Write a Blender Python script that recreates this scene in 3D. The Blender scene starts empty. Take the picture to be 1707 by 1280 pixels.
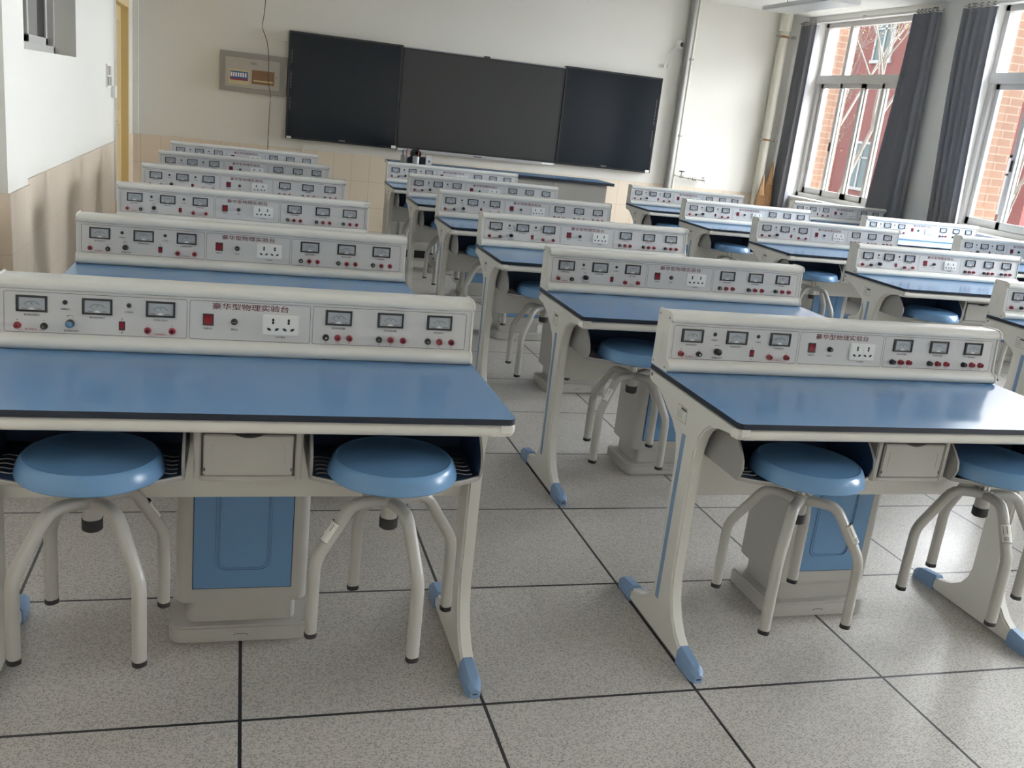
import bpy, bmesh, math, random
from mathutils import Vector, Matrix, Quaternion
PI = math.pi
SC = bpy.context.scene
COL = SC.collection
random.seed(7)

# ------------------------------------------------------------------ camera
def look_matrix(yaw, pitch, roll):
    cy, sy, cp, sp = math.cos(yaw), math.sin(yaw), math.cos(pitch), math.sin(pitch)
    f = Vector((sy*cp, cy*cp, sp)); r = Vector((cy, -sy, 0)); u = r.cross(f)
    c, s = math.cos(roll), math.sin(roll)
    r2 = c*r + s*u; u2 = -s*r + c*u
    return Matrix((r2, u2, -f)).transposed()
cam_d = bpy.data.cameras.new('camera'); cam = bpy.data.objects.new('camera', cam_d); COL.objects.link(cam)
cam.matrix_world = Matrix.Translation((-0.0364, -2.0046, 1.4475)) @ look_matrix(0.2971, -0.2752, 0.1140).to_4x4()
cam_d.sensor_fit = 'HORIZONTAL'; cam_d.sensor_width = 36.0; cam_d.lens = 36.0*1575.93/1707.0
cam_d.clip_start = 0.05; cam_d.clip_end = 300
SC.camera = cam

# ------------------------------------------------------------------ view / world / daylight
SC.view_settings.view_transform = 'Standard'
SC.view_settings.look = 'None'
SC.view_settings.gamma = 1.0
SC.view_settings.use_curve_mapping = False
SC.view_settings.exposure = 0.22
cy = SC.cycles
cy.max_bounces = 12; cy.diffuse_bounces = 8; cy.glossy_bounces = 4; cy.transmission_bounces = 4; cy.transparent_max_bounces = 12
cy.sample_clamp_indirect = 8.0
SKY_DIM, SKY_GLOW = 3.2, 41.0                        # bright hazy sky on the window side, dimmer sky behind the school
w = bpy.data.worlds.new('sky'); SC.world = w; w.use_nodes = True
nt = w.node_tree; nt.nodes.clear()
wo = nt.nodes.new('ShaderNodeOutputWorld'); bg = nt.nodes.new('ShaderNodeBackground')
tcw = nt.nodes.new('ShaderNodeTexCoord'); dot = nt.nodes.new('ShaderNodeVectorMath'); dot.operation = 'DOT_PRODUCT'
dot.inputs[1].default_value = Vector((0.85, 0.07, 0.46)).normalized()
nt.links.new(tcw.outputs['Generated'], dot.inputs[0])
mrw = nt.nodes.new('ShaderNodeMapRange'); mrw.interpolation_type = 'SMOOTHSTEP'
mrw.inputs['From Min'].default_value = 0.35; mrw.inputs['From Max'].default_value = 1.0; mrw.inputs['To Min'].default_value = SKY_DIM; mrw.inputs['To Max'].default_value = SKY_GLOW
nt.links.new(dot.outputs['Value'], mrw.inputs['Value']); nt.links.new(mrw.outputs[0], bg.inputs['Strength'])
bg.inputs['Color'].default_value = (0.97, 0.98, 1.0, 1)
nt.links.new(bg.outputs[0], wo.inputs[0])
WINS = [(6.90, 8.70), (4.00, 5.80), (1.10, 2.90), (-1.80, 0.0), (-4.7, -2.9)]   # window openings along the right wall (y)
WZ0, WZ1, XR, XO = 0.87, 2.91, 6.52, 6.84
# ------------------------------------------------------------------ materials
MATS = {}
def mat(name, col, rough=0.5, metal=0.0, spec=0.5, noise=0.0, nscale=8.0, bump=0.0, bscale=120.0, coat=0.0):
    m = bpy.data.materials.new(name); m.use_nodes = True; t = m.node_tree
    p = t.nodes['Principled BSDF']
    p.inputs['Base Color'].default_value = (*col, 1); p.inputs['Roughness'].default_value = rough
    p.inputs['Metallic'].default_value = metal; p.inputs['Specular IOR Level'].default_value = spec
    p.inputs['Coat Weight'].default_value = coat
    tc = t.nodes.new('ShaderNodeTexCoord')
    if noise > 0:
        n = t.nodes.new('ShaderNodeTexNoise'); n.inputs['Scale'].default_value = nscale; n.inputs['Detail'].default_value = 4
        t.links.new(tc.outputs['Object'], n.inputs['Vector'])
        mx = t.nodes.new('ShaderNodeMixRGB'); mx.blend_type = 'MIX'
        mx.inputs[1].default_value = (*[c*(1-noise) for c in col], 1); mx.inputs[2].default_value = (*[min(1, c*(1+noise)) for c in col], 1)
        t.links.new(n.outputs['Fac'], mx.inputs[0]); t.links.new(mx.outputs[0], p.inputs['Base Color'])
    if bump > 0:
        n2 = t.nodes.new('ShaderNodeTexNoise'); n2.inputs['Scale'].default_value = bscale
        t.links.new(tc.outputs['Object'], n2.inputs['Vector'])
        b = t.nodes.new('ShaderNodeBump'); b.inputs['Strength'].default_value = bump; b.inputs['Distance'].default_value = 0.002
        t.links.new(n2.outputs['Fac'], b.inputs['Height']); t.links.new(b.outputs[0], p.inputs['Normal'])
    MATS[name] = m
    return m
def glassmat(name, tint=(0.95, 0.97, 0.98)):
    m = bpy.data.materials.new(name); m.use_nodes = True; t = m.node_tree; t.nodes.clear()
    o = t.nodes.new('ShaderNodeOutputMaterial'); mx = t.nodes.new('ShaderNodeMixShader'); lw = t.nodes.new('ShaderNodeLayerWeight'); lw.inputs[0].default_value = 0.5
    pw = t.nodes.new('ShaderNodeMath'); pw.operation = 'POWER'; pw.inputs[1].default_value = 5.0; t.links.new(lw.outputs['Facing'], pw.inputs[0])
    f = t.nodes.new('ShaderNodeMath'); f.operation = 'MULTIPLY_ADD'; f.inputs[1].default_value = 0.6; f.inputs[2].default_value = 0.025; t.links.new(pw.outputs[0], f.inputs[0])
    tr = t.nodes.new('ShaderNodeBsdfTransparent'); tr.inputs[0].default_value = (*tint, 1)
    g = t.nodes.new('ShaderNodeBsdfGlossy'); g.inputs['Roughness'].default_value = 0.02
    t.links.new(f.outputs[0], mx.inputs[0]); t.links.new(tr.outputs[0], mx.inputs[1]); t.links.new(g.outputs[0], mx.inputs[2]); t.links.new(mx.outputs[0], o.inputs[0])
    MATS[name] = m
    return m
def N(t, kind, **kw):
    n = t.nodes.new(kind)
    for k, v in kw.items(): setattr(n, k, v)
    return n
def M2(t, op, a, b=None, c=None):
    n = t.nodes.new('ShaderNodeMath'); n.operation = op
    for i, v in enumerate((a, b, c)):
        if v is None: continue
        if isinstance(v, (int, float)): n.inputs[i].default_value = v
        else: t.links.new(v, n.inputs[i])
    return n.outputs[0]
def line_mask(t, coord, period, off, width):
    # 1 on the joint, 0 elsewhere
    a = M2(t, 'ADD', coord, 1000*period - off + period/2)
    b = M2(t, 'MODULO', a, period)
    d = M2(t, 'ABSOLUTE', M2(t, 'SUBTRACT', b, period/2))
    return M2(t, 'LESS_THAN', d, width/2)
def tilemat(name, col, jcol, u, v, pu, pv, ou, ov, wd, rough=0.3, var=0.05):
    m = bpy.data.materials.new(name); m.use_nodes = True; t = m.node_tree; p = t.nodes['Principled BSDF']
    tc = N(t, 'ShaderNodeTexCoord'); s = N(t, 'ShaderNodeSeparateXYZ'); t.links.new(tc.outputs['Object'], s.inputs[0])
    lu = line_mask(t, s.outputs[u], pu, ou, wd); lv = line_mask(t, s.outputs[v], pv, ov, wd)
    j = M2(t, 'MAXIMUM', lu, lv)
    n = N(t, 'ShaderNodeTexNoise'); n.inputs['Scale'].default_value = 1.5; n.inputs['Detail'].default_value = 5
    t.links.new(tc.outputs['Object'], n.inputs['Vector'])
    c = N(t, 'ShaderNodeMixRGB'); c.inputs[1].default_value = (*[x*(1-var) for x in col], 1); c.inputs[2].default_value = (*[min(1, x*(1+var)) for x in col], 1)
    t.links.new(n.outputs['Fac'], c.inputs[0])
    mx = N(t, 'ShaderNodeMixRGB'); mx.inputs[2].default_value = (*jcol, 1)
    t.links.new(j, mx.inputs[0]); t.links.new(c.outputs[0], mx.inputs[1]); t.links.new(mx.outputs[0], p.inputs['Base Color'])
    p.inputs['Roughness'].default_value = rough
    MATS[name] = m
    return m

mat('wall_paint', (0.74, 0.725, 0.675), 0.75, noise=0.02, nscale=1.2, bump=0.05)
mat('ceiling_paint', (0.78, 0.78, 0.75), 0.85, noise=0.02, nscale=1.0)
mat('pier_paint', (0.76, 0.75, 0.72), 0.8, noise=0.02)
tilemat('tile_front', (0.72, 0.62, 0.50), (0.50, 0.42, 0.33), 'X', 'Z', 0.2, 0.2875, 0.945, 0.84, 0.004)
tilemat('tile_side', (0.72, 0.62, 0.51), (0.55, 0.47, 0.38), 'Y', 'Z', 0.2, 0.2875, 0.02, 0.84, 0.003)
mat('steel_white', (0.68, 0.67, 0.625), 0.36, noise=0.015, nscale=5)
mat('steel_grey', (0.41, 0.40, 0.375), 0.30, noise=0.02, nscale=6)
mat('tray_grey', (0.30, 0.295, 0.28), 0.5, noise=0.02)
mat('plastic_grey', (0.41, 0.40, 0.375), 0.45, noise=0.02, nscale=6, bump=0.1)
mat('plastic_edge', (0.36, 0.35, 0.33), 0.5)
mat('console_body', (0.71, 0.705, 0.665), 0.20, noise=0.01, nscale=4)
mat('console_face', (0.61, 0.605, 0.60), 0.34, noise=0.01, nscale=4)
mat('blue_top', (0.105, 0.235, 0.43), 0.17, noise=0.03, nscale=3)
mat('navy_edge', (0.006, 0.014, 0.030), 0.35)
mat('navy_inside', (0.020, 0.045, 0.10), 0.4, noise=0.05)
mat('blue_plastic', (0.125, 0.255, 0.44), 0.27, noise=0.03, nscale=6)
mat('blue_cap', (0.19, 0.30, 0.47), 0.4, noise=0.03)
mat('rubber', (0.02, 0.02, 0.02), 0.6)
mat('black_plastic', (0.015, 0.015, 0.016), 0.35)
mat('meter_dial', (0.42, 0.45, 0.48), 0.5)
mat('white_plastic', (0.80, 0.80, 0.78), 0.35)
mat('red_plastic', (0.30, 0.03, 0.045), 0.35)
mat('red_rocker', (0.26, 0.012, 0.02), 0.22)
mat('ink', (0.06, 0.055, 0.055), 0.6)
mat('title_ink', (0.13, 0.015, 0.03), 0.6)
mat('red_ink', (0.45, 0.08, 0.10), 0.6)
mat('knob_blue', (0.13, 0.26, 0.42), 0.35)
mat('sticker', (0.66, 0.66, 0.62), 0.5)
mat('chrome', (0.55, 0.53, 0.49), 0.25, metal=1.0)
mat('screen_glass', (0.006, 0.010, 0.016), 0.16, spec=0.28)
mat('screen_matte', (0.036, 0.037, 0.038), 0.30, spec=0.35)
mat('screen_frame', (0.008, 0.010, 0.012), 0.3)
mat('aluminium', (0.50, 0.49, 0.47), 0.35, metal=0.0, noise=0.02)
mat('silver', (0.42, 0.43, 0.45), 0.3, metal=0.6)
mat('curtain', (0.20, 0.20, 0.22), 0.9, noise=0.10, nscale=20, bump=0.2, bscale=300)
mat('box_grey', (0.30, 0.28, 0.25), 0.4, noise=0.02)
mat('box_door', (0.42, 0.39, 0.34), 0.4, noise=0.02)
mat('breaker_yellow', (0.55, 0.47, 0.25), 0.4)
mat('breaker_blue', (0.03, 0.10, 0.28), 0.4)
mat('breaker_brown', (0.22, 0.11, 0.045), 0.35, noise=0.2, nscale=30)
mat('door_wood', (0.68, 0.53, 0.27), 0.4, noise=0.06, nscale=6)
mat('door_wood_dark', (0.58, 0.43, 0.21), 0.4, noise=0.06, nscale=6)
mat('pipe_grey', (0.27, 0.265, 0.255), 0.4, noise=0.02)
mat('pipe_cream', (0.62, 0.60, 0.52), 0.45, noise=0.03)
mat('straw', (0.30, 0.17, 0.075), 0.8, noise=0.3, nscale=60)
mat('wood_stick', (0.36, 0.22, 0.11), 0.6, noise=0.2, nscale=20)
mat('bark', (0.17, 0.155, 0.135), 0.9, noise=0.3, nscale=5)
mat('leaf_yellow', (0.30, 0.29, 0.09), 0.7, noise=0.3, nscale=2)
mat('leaf_cream', (0.34, 0.26, 0.19), 0.7, noise=0.2, nscale=2)
mat('outside_white', (0.30, 0.30, 0.30), 0.6)
mat('sill_white', (0.7, 0.7, 0.68), 0.6)
mat('outside_glass', (0.05, 0.085, 0.09), 0.15)
mat('ground', (0.25, 0.24, 0.22), 0.9, noise=0.2, nscale=1)
mat('lamp_casing', (0.66, 0.66, 0.65), 0.6)
mat('lamp_inner', (0.74, 0.74, 0.72), 0.3)
glassmat('window_glass')
glassmat('dark_glass', (0.33, 0.34, 0.36))
def brickmat(name, c1, c2, mortar, scale, rot):
    m = bpy.data.materials.new(name); m.use_nodes = True; t = m.node_tree; p = t.nodes['Principled BSDF']
    tc = N(t, 'ShaderNodeTexCoord'); mp = N(t, 'ShaderNodeMapping'); mp.inputs['Rotation'].default_value = rot
    b = N(t, 'ShaderNodeTexBrick'); b.inputs['Scale'].default_value = scale; b.inputs['Color1'].default_value = (*c1, 1); b.inputs['Color2'].default_value = (*c2, 1)
    b.inputs['Mortar'].default_value = (*mortar, 1); b.inputs['Mortar Size'].default_value = 0.012; b.inputs['Brick Width'].default_value = 0.5; b.inputs['Row Height'].default_value = 0.16
    t.links.new(tc.outputs['Object'], mp.inputs[0]); t.links.new(mp.outputs[0], b.inputs['Vector']); t.links.new(b.outputs['Color'], p.inputs['Base Color'])
    p.inputs['Roughness'].default_value = 0.85; MATS[name] = m
    return m
brickmat('brick_orange', (0.125, 0.064, 0.036), (0.108, 0.054, 0.030), (0.155, 0.110, 0.078), 2.1, (PI/2, 0, 0))
brickmat('brick_red', (0.135, 0.030, 0.030), (0.120, 0.027, 0.027), (0.16, 0.055, 0.05), 2.0, (PI/2, 0, PI/2))
# floor: anti-static raised tiles, black joints, short dark flecks
def floormat():
    m = bpy.data.materials.new('floor_tiles'); m.use_nodes = True; t = m.node_tree; p = t.nodes['Principled BSDF']
    tc = N(t, 'ShaderNodeTexCoord'); s = N(t, 'ShaderNodeSeparateXYZ'); t.links.new(tc.outputs['Object'], s.inputs[0])
    jm = M2(t, 'MAXIMUM', line_mask(t, s.outputs['X'], 0.6, 0.0, 0.0088), line_mask(t, s.outputs['Y'], 0.6, 0.0, 0.0088))
    base = N(t, 'ShaderNodeMixRGB'); base.inputs[1].default_value = (0.42, 0.395, 0.365, 1); base.inputs[2].default_value = (0.51, 0.482, 0.45, 1)
    n1 = N(t, 'ShaderNodeTexNoise'); n1.inputs['Scale'].default_value = 3.0; n1.inputs['Detail'].default_value = 6
    t.links.new(tc.outputs['Object'], n1.inputs['Vector']); t.links.new(n1.outputs['Fac'], base.inputs[0])
    # fine grain
    n2 = N(t, 'ShaderNodeTexNoise'); n2.inputs['Scale'].default_value = 260; n2.inputs['Detail'].default_value = 2
    t.links.new(tc.outputs['Object'], n2.inputs['Vector'])
    g = N(t, 'ShaderNodeMapRange'); g.inputs['From Min'].default_value = 0.35; g.inputs['From Max'].default_value = 0.65; g.inputs['To Min'].default_value = 0.88; g.inputs['To Max'].default_value = 1.08
    t.links.new(n2.outputs['Fac'], g.inputs['Value'])
    mul = N(t, 'ShaderNodeMixRGB', blend_type='MULTIPLY'); mul.inputs[0].default_value = 1
    t.links.new(base.outputs[0], mul.inputs[1]); t.links.new(g.outputs[0], mul.inputs[2])
    # flecks: two crossed, stretched voronois
    prev = mul.outputs[0]
    for k, (rot, sc) in enumerate((((0, 0, 0.5), (75, 240, 1)), ((0, 0, -0.9), (240, 80, 1)), ((0, 0, 1.4), (90, 260, 1)))):
        mp = N(t, 'ShaderNodeMapping'); mp.inputs['Rotation'].default_value = rot; mp.inputs['Scale'].default_value = sc; mp.inputs['Location'].default_value = (k*3.1, k*1.7, 0)
        t.links.new(tc.outputs['Object'], mp.inputs[0])
        v = N(t, 'ShaderNodeTexVoronoi'); v.inputs['Scale'].default_value = 1.0; v.voronoi_dimensions = '2D'
        t.links.new(mp.outputs[0], v.inputs['Vector'])
        sel = N(t, 'ShaderNodeSeparateColor'); t.links.new(v.outputs['Color'], sel.inputs[0])
        mask = M2(t, 'MULTIPLY', M2(t, 'LESS_THAN', v.outputs['Distance'], 0.30), M2(t, 'GREATER_THAN', sel.outputs[0], 0.62))
        mask = M2(t, 'MULTIPLY', mask, 0.55)
        mx = N(t, 'ShaderNodeMixRGB'); mx.inputs[2].default_value = (0.14, 0.13, 0.12, 1)
        t.links.new(mask, mx.inputs[0]); t.links.new(prev, mx.inputs[1]); prev = mx.outputs[0]
    fin = N(t, 'ShaderNodeMixRGB'); fin.inputs[2].default_value = (0.018, 0.018, 0.02, 1)
    t.links.new(jm, fin.inputs[0]); t.links.new(prev, fin.inputs[1]); t.links.new(fin.outputs[0], p.inputs['Base Color'])
    rr = N(t, 'ShaderNodeMapRange'); rr.inputs['To Min'].default_value = 0.24; rr.inputs['To Max'].default_value = 0.42
    t.links.new(n1.outputs['Fac'], rr.inputs['Value']); t.links.new(rr.outputs[0], p.inputs['Roughness'])
    bp = N(t, 'ShaderNodeBump'); bp.inputs['Strength'].default_value = 0.15; bp.inputs['Distance'].default_value = 0.004
    n3 = N(t, 'ShaderNodeTexNoise'); n3.inputs['Scale'].default_value = 9.0; n3.inputs['Detail'].default_value = 3
    t.links.new(tc.outputs['Object'], n3.inputs['Vector']); t.links.new(n3.outputs['Fac'], bp.inputs['Height']); t.links.new(bp.outputs[0], p.inputs['Normal'])
    MATS['floor_tiles'] = m
floormat()

# ------------------------------------------------------------------ mesh builder
def rounded_rect(x0, y0, x1, y1, r, n=4, corners=(1, 1, 1, 1)):
    pts = []
    for k, (cx, cyy, a0) in enumerate(((x1-r, y1-r, 0), (x0+r, y1-r, PI/2), (x0+r, y0+r, PI), (x1-r, y0+r, 1.5*PI))):
        if corners[k]:
            for i in range(n+1):
                a = a0 + PI/2*i/n; pts.append((cx+r*math.cos(a), cyy+r*math.sin(a)))
        else:
            pts.append([(x1, y1), (x0, y1), (x0, y0), (x1, y0)][k])
    return pts
class MB:
    def __init__(s): s.v = []; s.f = []; s.m = []; s.mats = []; s.sm = []
    def mi(s, name):
        if name not in s.mats: s.mats.append(name)
        return s.mats.index(name)
    def add(s, vs, fs, m, smooth=False, T=None):
        o = len(s.v); k = s.mi(m)
        for p in vs: s.v.append(tuple(T @ Vector(p)) if T is not None else tuple(p))
        for f in fs: s.f.append([i+o for i in f]); s.m.append(k); s.sm.append(smooth)
        return s
    def from_bm(s, bm, m, smooth=False, T=None):
        bm.verts.index_update()
        s.add([v.co[:] for v in bm.verts], [[v.index for v in f.verts] for f in bm.faces], m, smooth, T); bm.free(); return s
    def box(s, x0, x1, y0, y1, z0, z1, m, bev=0.0, seg=2, T=None, smooth=False):
        bm = bmesh.new(); bmesh.ops.create_cube(bm, size=1)
        for v in bm.verts: v.co = Vector(((x0+x1)/2+v.co.x*(x1-x0), (y0+y1)/2+v.co.y*(y1-y0), (z0+z1)/2+v.co.z*(z1-z0)))
        if bev > 0: bmesh.ops.bevel(bm, geom=bm.edges[:], offset=bev, segments=seg, affect='EDGES', clamp_overlap=True)
        return s.from_bm(bm, m, smooth, T)
    def prism(s, pts, axis, a0, a1, m, m2=None, T=None, bev=0.0, smooth=False, capm=None):
        """pts 2D polygon extruded along axis ('x': pts are (y,z); 'y': (x,z); 'z': (x,y))"""
        def P(p, a): return {'x': (a, p[0], p[1]), 'y': (p[0], a, p[1]), 'z': (p[0], p[1], a)}[axis]
        n = len(pts)
        if bev > 0:
            bm = bmesh.new(); A = [bm.verts.new(P(p, a0)) for p in pts]; B = [bm.verts.new(P(p, a1)) for p in pts]
            fa = bm.faces.new(A); fb = bm.faces.new(B[::-1])
            for i in range(n): bm.faces.new((A[i], B[i], B[(i+1) % n], A[(i+1) % n]))
            bmesh.ops.recalc_face_normals(bm, faces=bm.faces[:])
            es = list(set(list(fa.edges)+list(fb.edges)))
            bmesh.ops.bevel(bm, geom=es, offset=bev, segments=2, affect='EDGES', clamp_overlap=True)
            return s.from_bm(bm, m, smooth, T)
        vs = [P(p, a0) for p in pts]+[P(p, a1) for p in pts]
        s.add(vs, [[i, i+n, (i+1) % n+n, (i+1) % n] for i in range(n)], m, smooth, T)
        o = len(s.v)-2*n
        for f, mm in ((list(range(n)), capm or m), ([i+n for i in range(n)][::-1], m2 or capm or m)):
            s.f.append([i+o for i in f]); s.m.append(s.mi(mm)); s.sm.append(False)
        return s
    def lathe(s, prof, m, n=32, T=None, smooth=True, a0=0, a1=2*PI):
        full = abs(a1-a0-2*PI) < 1e-6
        cnt = n if full else n+1
        vs = []
        for r, z in prof:
            for i in range(cnt):
                a = a0+(a1-a0)*i/n; vs.append((r*math.cos(a), r*math.sin(a), z))
        fs = []
        for k in range(len(prof)-1):
            for i in range(n):
                j = (i+1) % cnt
                fs.append([k*cnt+i, k*cnt+j, (k+1)*cnt+j, (k+1)*cnt+i])
        if full:
            if prof[0][0] > 1e-6: fs.append(list(range(cnt))[::-1])
            if prof[-1][0] > 1e-6: fs.append([len(vs)-cnt+i for i in range(cnt)])
        return s.add(vs, fs, m, smooth, T)
    def cyl(s, p0, p1, r, m, n=16, r2=None, smooth=True):
        p0, p1 = Vector(p0), Vector(p1); d = p1-p0
        T = Matrix.Translation(p0) @ d.to_track_quat('Z', 'Y').to_matrix().to_4x4()
        vs = []; L = d.length; r2 = r if r2 is None else r2
        for z, rr in ((0, r), (L, r2)):
            for i in range(n): vs.append((rr*math.cos(2*PI*i/n), rr*math.sin(2*PI*i/n), z))
        s.add(vs, [[i, (i+1) % n, (i+1) % n+n, i+n] for i in range(n)], m, smooth, T)
        o = len(s.v)-2*n
        s.f.append([o+i for i in range(n)][::-1]); s.m.append(s.mi(m)); s.sm.append(False)
        s.f.append([o+n+i for i in range(n)]); s.m.append(s.mi(m)); s.sm.append(False)
        return s
    def tube(s, pts, ru, rv, m, n=12, up=(0, 0, 1), power=2.6, caps=True, taper=None):
        """sweep a superellipse section (ru sideways, rv in bending plane) along pts"""
        pts = [Vector(p) for p in pts]; rings = []
        for i, p in enumerate(pts):
            d = (pts[min(i+1, len(pts)-1)]-pts[max(i-1, 0)]).normalized()
            u = d.cross(Vector(up)); 
            if u.length < 1e-4: u = d.cross(Vector((1, 0, 0)))
            u.normalize(); v = u.cross(d).normalized()
            k = 1 if taper is None else taper[i]
            ring = []
            for j in range(n):
                a = 2*PI*j/n; c, sn = math.cos(a), math.sin(a); e = 2/power
                ring.append(p+u*ru*k*math.copysign(abs(c)**e, c)+v*rv*k*math.copysign(abs(sn)**e, sn))
            rings.append(ring)
        vs = [q for r in rings for q in r]; fs = []
        for i in range(len(rings)-1):
            for j in range(n): fs.append([i*n+j, i*n+(j+1) % n, (i+1)*n+(j+1) % n, (i+1)*n+j])
        s.add(vs, fs, m, True)
        if caps:
            o = len(s.v)-len(vs)
            s.f.append([o+i for i in range(n)][::-1]); s.m.append(s.mi(m)); s.sm.append(False)
            s.f.append([len(s.v)-n+i for i in range(n)]); s.m.append(s.mi(m)); s.sm.append(False)
        return s
    def build(s, name, parent=None, **tags):
        me = bpy.data.meshes.new(name); me.from_pydata(s.v, [], s.f)
        for mm in s.mats: me.materials.append(MATS[mm])
        me.polygons.foreach_set('material_index', s.m); me.polygons.foreach_set('use_smooth', s.sm)
        bm = bmesh.new(); bm.from_mesh(me); bmesh.ops.recalc_face_normals(bm, faces=bm.faces[:]); bm.to_mesh(me); bm.free()
        try: me.set_sharp_from_angle(angle=math.radians(38))
        except Exception: pass
        me.update()
        o = bpy.data.objects.new(name, me); COL.objects.link(o)
        if parent is not None: o.parent = parent
        for k, v in tags.items(): o[k] = v
        return o
def tag(o, label, cat, group=None, kind=None):
    if label: o['label'] = label
    if cat: o['category'] = cat
    if group: o['group'] = group
    if kind: o['kind'] = kind
    return o
def thing(name, label, cat, loc=(0, 0, 0), rz=0, group=None):
    o = bpy.data.objects.new(name, None); COL.objects.link(o); o.location = loc; o.rotation_euler = (0, 0, rz); o.empty_display_size = 0.1
    return tag(o, label, cat, group)
def struct(mb, name, parent=None):
    o = mb.build(name, parent)
    if parent is None: o['kind'] = 'structure'
    return o
def copy_tree(o, parent=None):
    c = o.copy(); COL.objects.link(c); c.parent = parent
    for ch in list(o.children): copy_tree(ch, c)
    return c
_txt = {}
def text_geo(body):
    if body not in _txt:
        cu = bpy.data.curves.new('t', 'FONT'); cu.body = body; cu.size = 1.0; cu.align_x = 'CENTER'; cu.align_y = 'CENTER'; cu.resolution_u = 2; cu.offset = 0.012
        ob = bpy.data.objects.new('t', cu); COL.objects.link(ob)
        dg = bpy.context.evaluated_depsgraph_get(); me = bpy.data.meshes.new_from_object(ob.evaluated_get(dg))
        vs = [v.co[:] for v in me.vertices]; fs = [list(p.vertices) for p in me.polygons]
        bpy.data.objects.remove(ob); bpy.data.meshes.remove(me); bpy.data.curves.remove(cu)
        xs = [v[0] for v in vs] or [0]; ys = [v[1] for v in vs] or [0]
        cx, cyy = (min(xs)+max(xs))/2, (min(ys)+max(ys))/2
        wd = max(max(xs)-min(xs), 1e-3); ht = max(max(ys)-min(ys), 1e-3)
        _txt[body] = ([((v[0]-cx), (v[1]-cyy), 0) for v in vs], fs, wd, ht)
    return _txt[body]
def text(mb, body, T, m, width=None, height=None):
    """T maps text plane (x right, y up) to local space; scaled to width x height"""
    vs, fs, wd, ht = text_geo(body)
    sx = width/wd if width else height/ht; sy = height/ht if height else sx
    mb.add([(v[0]*sx, v[1]*sy, 0) for v in vs], fs, m, False, T)

# ------------------------------------------------------------------ room shell
H = 2.97; XL = -1.13; YF = 8.88; YB = -5.2
def wall_cells(mb, axis, a0, a1, us, zs, openings, m):
    """wall slab between a0..a1 on axis, decomposed in cells around openings (u0,u1,z0,z1)"""
    for i in range(len(us)-1):
        for j in range(len(zs)-1):
            uc, zc = (us[i]+us[i+1])/2, (zs[j]+zs[j+1])/2
            if any(o[0] < uc < o[1] and o[2] < zc < o[3] for o in openings): continue
            if axis == 'x': mb.box(a0, a1, us[i], us[i+1], zs[j], zs[j+1], m)
            else: mb.box(us[i], us[i+1], a0, a1, zs[j], zs[j+1], m)
    return mb
struct(MB().box(XL-0.3, XO, YB, YF+0.2, -0.2, 0, 'floor_tiles'), 'floor')
struct(MB().box(XL-0.3, XO, YB, YF+0.2, H, H+0.2, 'ceiling_paint'), 'ceiling')
struct(MB().box(XL-0.3, XO, YF, YF+0.25, 0, H, 'wall_paint'), 'wall_front')
struct(MB().box(XL-0.3, XO, YB-0.2, YB, -0.2, H+0.2, 'wall_paint'), 'wall_back')
ops = [(y0, y1, WZ0, WZ1) for y0, y1 in WINS]
us = sorted({YB, YF} | {a for o in ops for a in o[:2]})
struct(wall_cells(MB(), 'x', XR, XO, us, [0, WZ0, WZ1, H], ops, 'pier_paint'), 'wall_right')
LW = (3.50, 5.31, 1.50, 2.75); DR = (7.34, 8.42, 0.0, 2.9)
struct(wall_cells(MB(), 'x', XL-0.22, XL, [YB, LW[0], LW[1], DR[0], DR[1], YF], [0, LW[2], LW[3], DR[3], H], [LW, DR], 'wall_paint'), 'wall_left')
# pilaster on the left wall and the chase in the corner
struct(MB().box(XL, -1.075, 2.93, 3.37, 0, H, 'wall_paint'), 'trim_1')
struct(MB().box(XL, -1.075, YF-0.05, YF, 0, H, 'wall_paint'), 'trim_2')
DZ = 0.84
def dado(mb, x0, x1, y0, y1, m):
    mb.box(x0, x1, y0, y1, 0, DZ, m, bev=0.002)
dm = MB(); dado(dm, -1.075, XR, YF-0.010, YF, 'tile_front'); dado(dm, XL, -1.065, YF-0.058, YF-0.05, 'tile_front'); struct(dm, 'trim_3')
dm = MB(); dado(dm, XL, XL+0.009, 3.375, DR[0]-0.03, 'tile_side'); dado(dm, -1.075, -1.064, 2.92, 3.38, 'tile_side'); dado(dm, XL, -1.064, 2.918, 2.93, 'tile_side'); dado(dm, XL, XL+0.009, YB, 2.918, 'tile_side'); dado(dm, XL, XL+0.009, DR[1]+0.03, YF-0.058, 'tile_side'); struct(dm, 'trim_4')
# corridor behind the left wall (seen through the high window)
struct(MB().box(-3.6, -3.4, 0, 11, -0.2, H+0.2, 'wall_paint').box(-3.4, XL-0.3, 0, 11, -0.2, 0, 'floor_tiles').box(-3.4, XL-0.3, 0, 11, H, H+0.2, 'ceiling_paint').box(-3.6, XL-0.3, 11, 11.2, -0.2, H+0.2, 'wall_paint'), 'wall_corridor')

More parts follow.
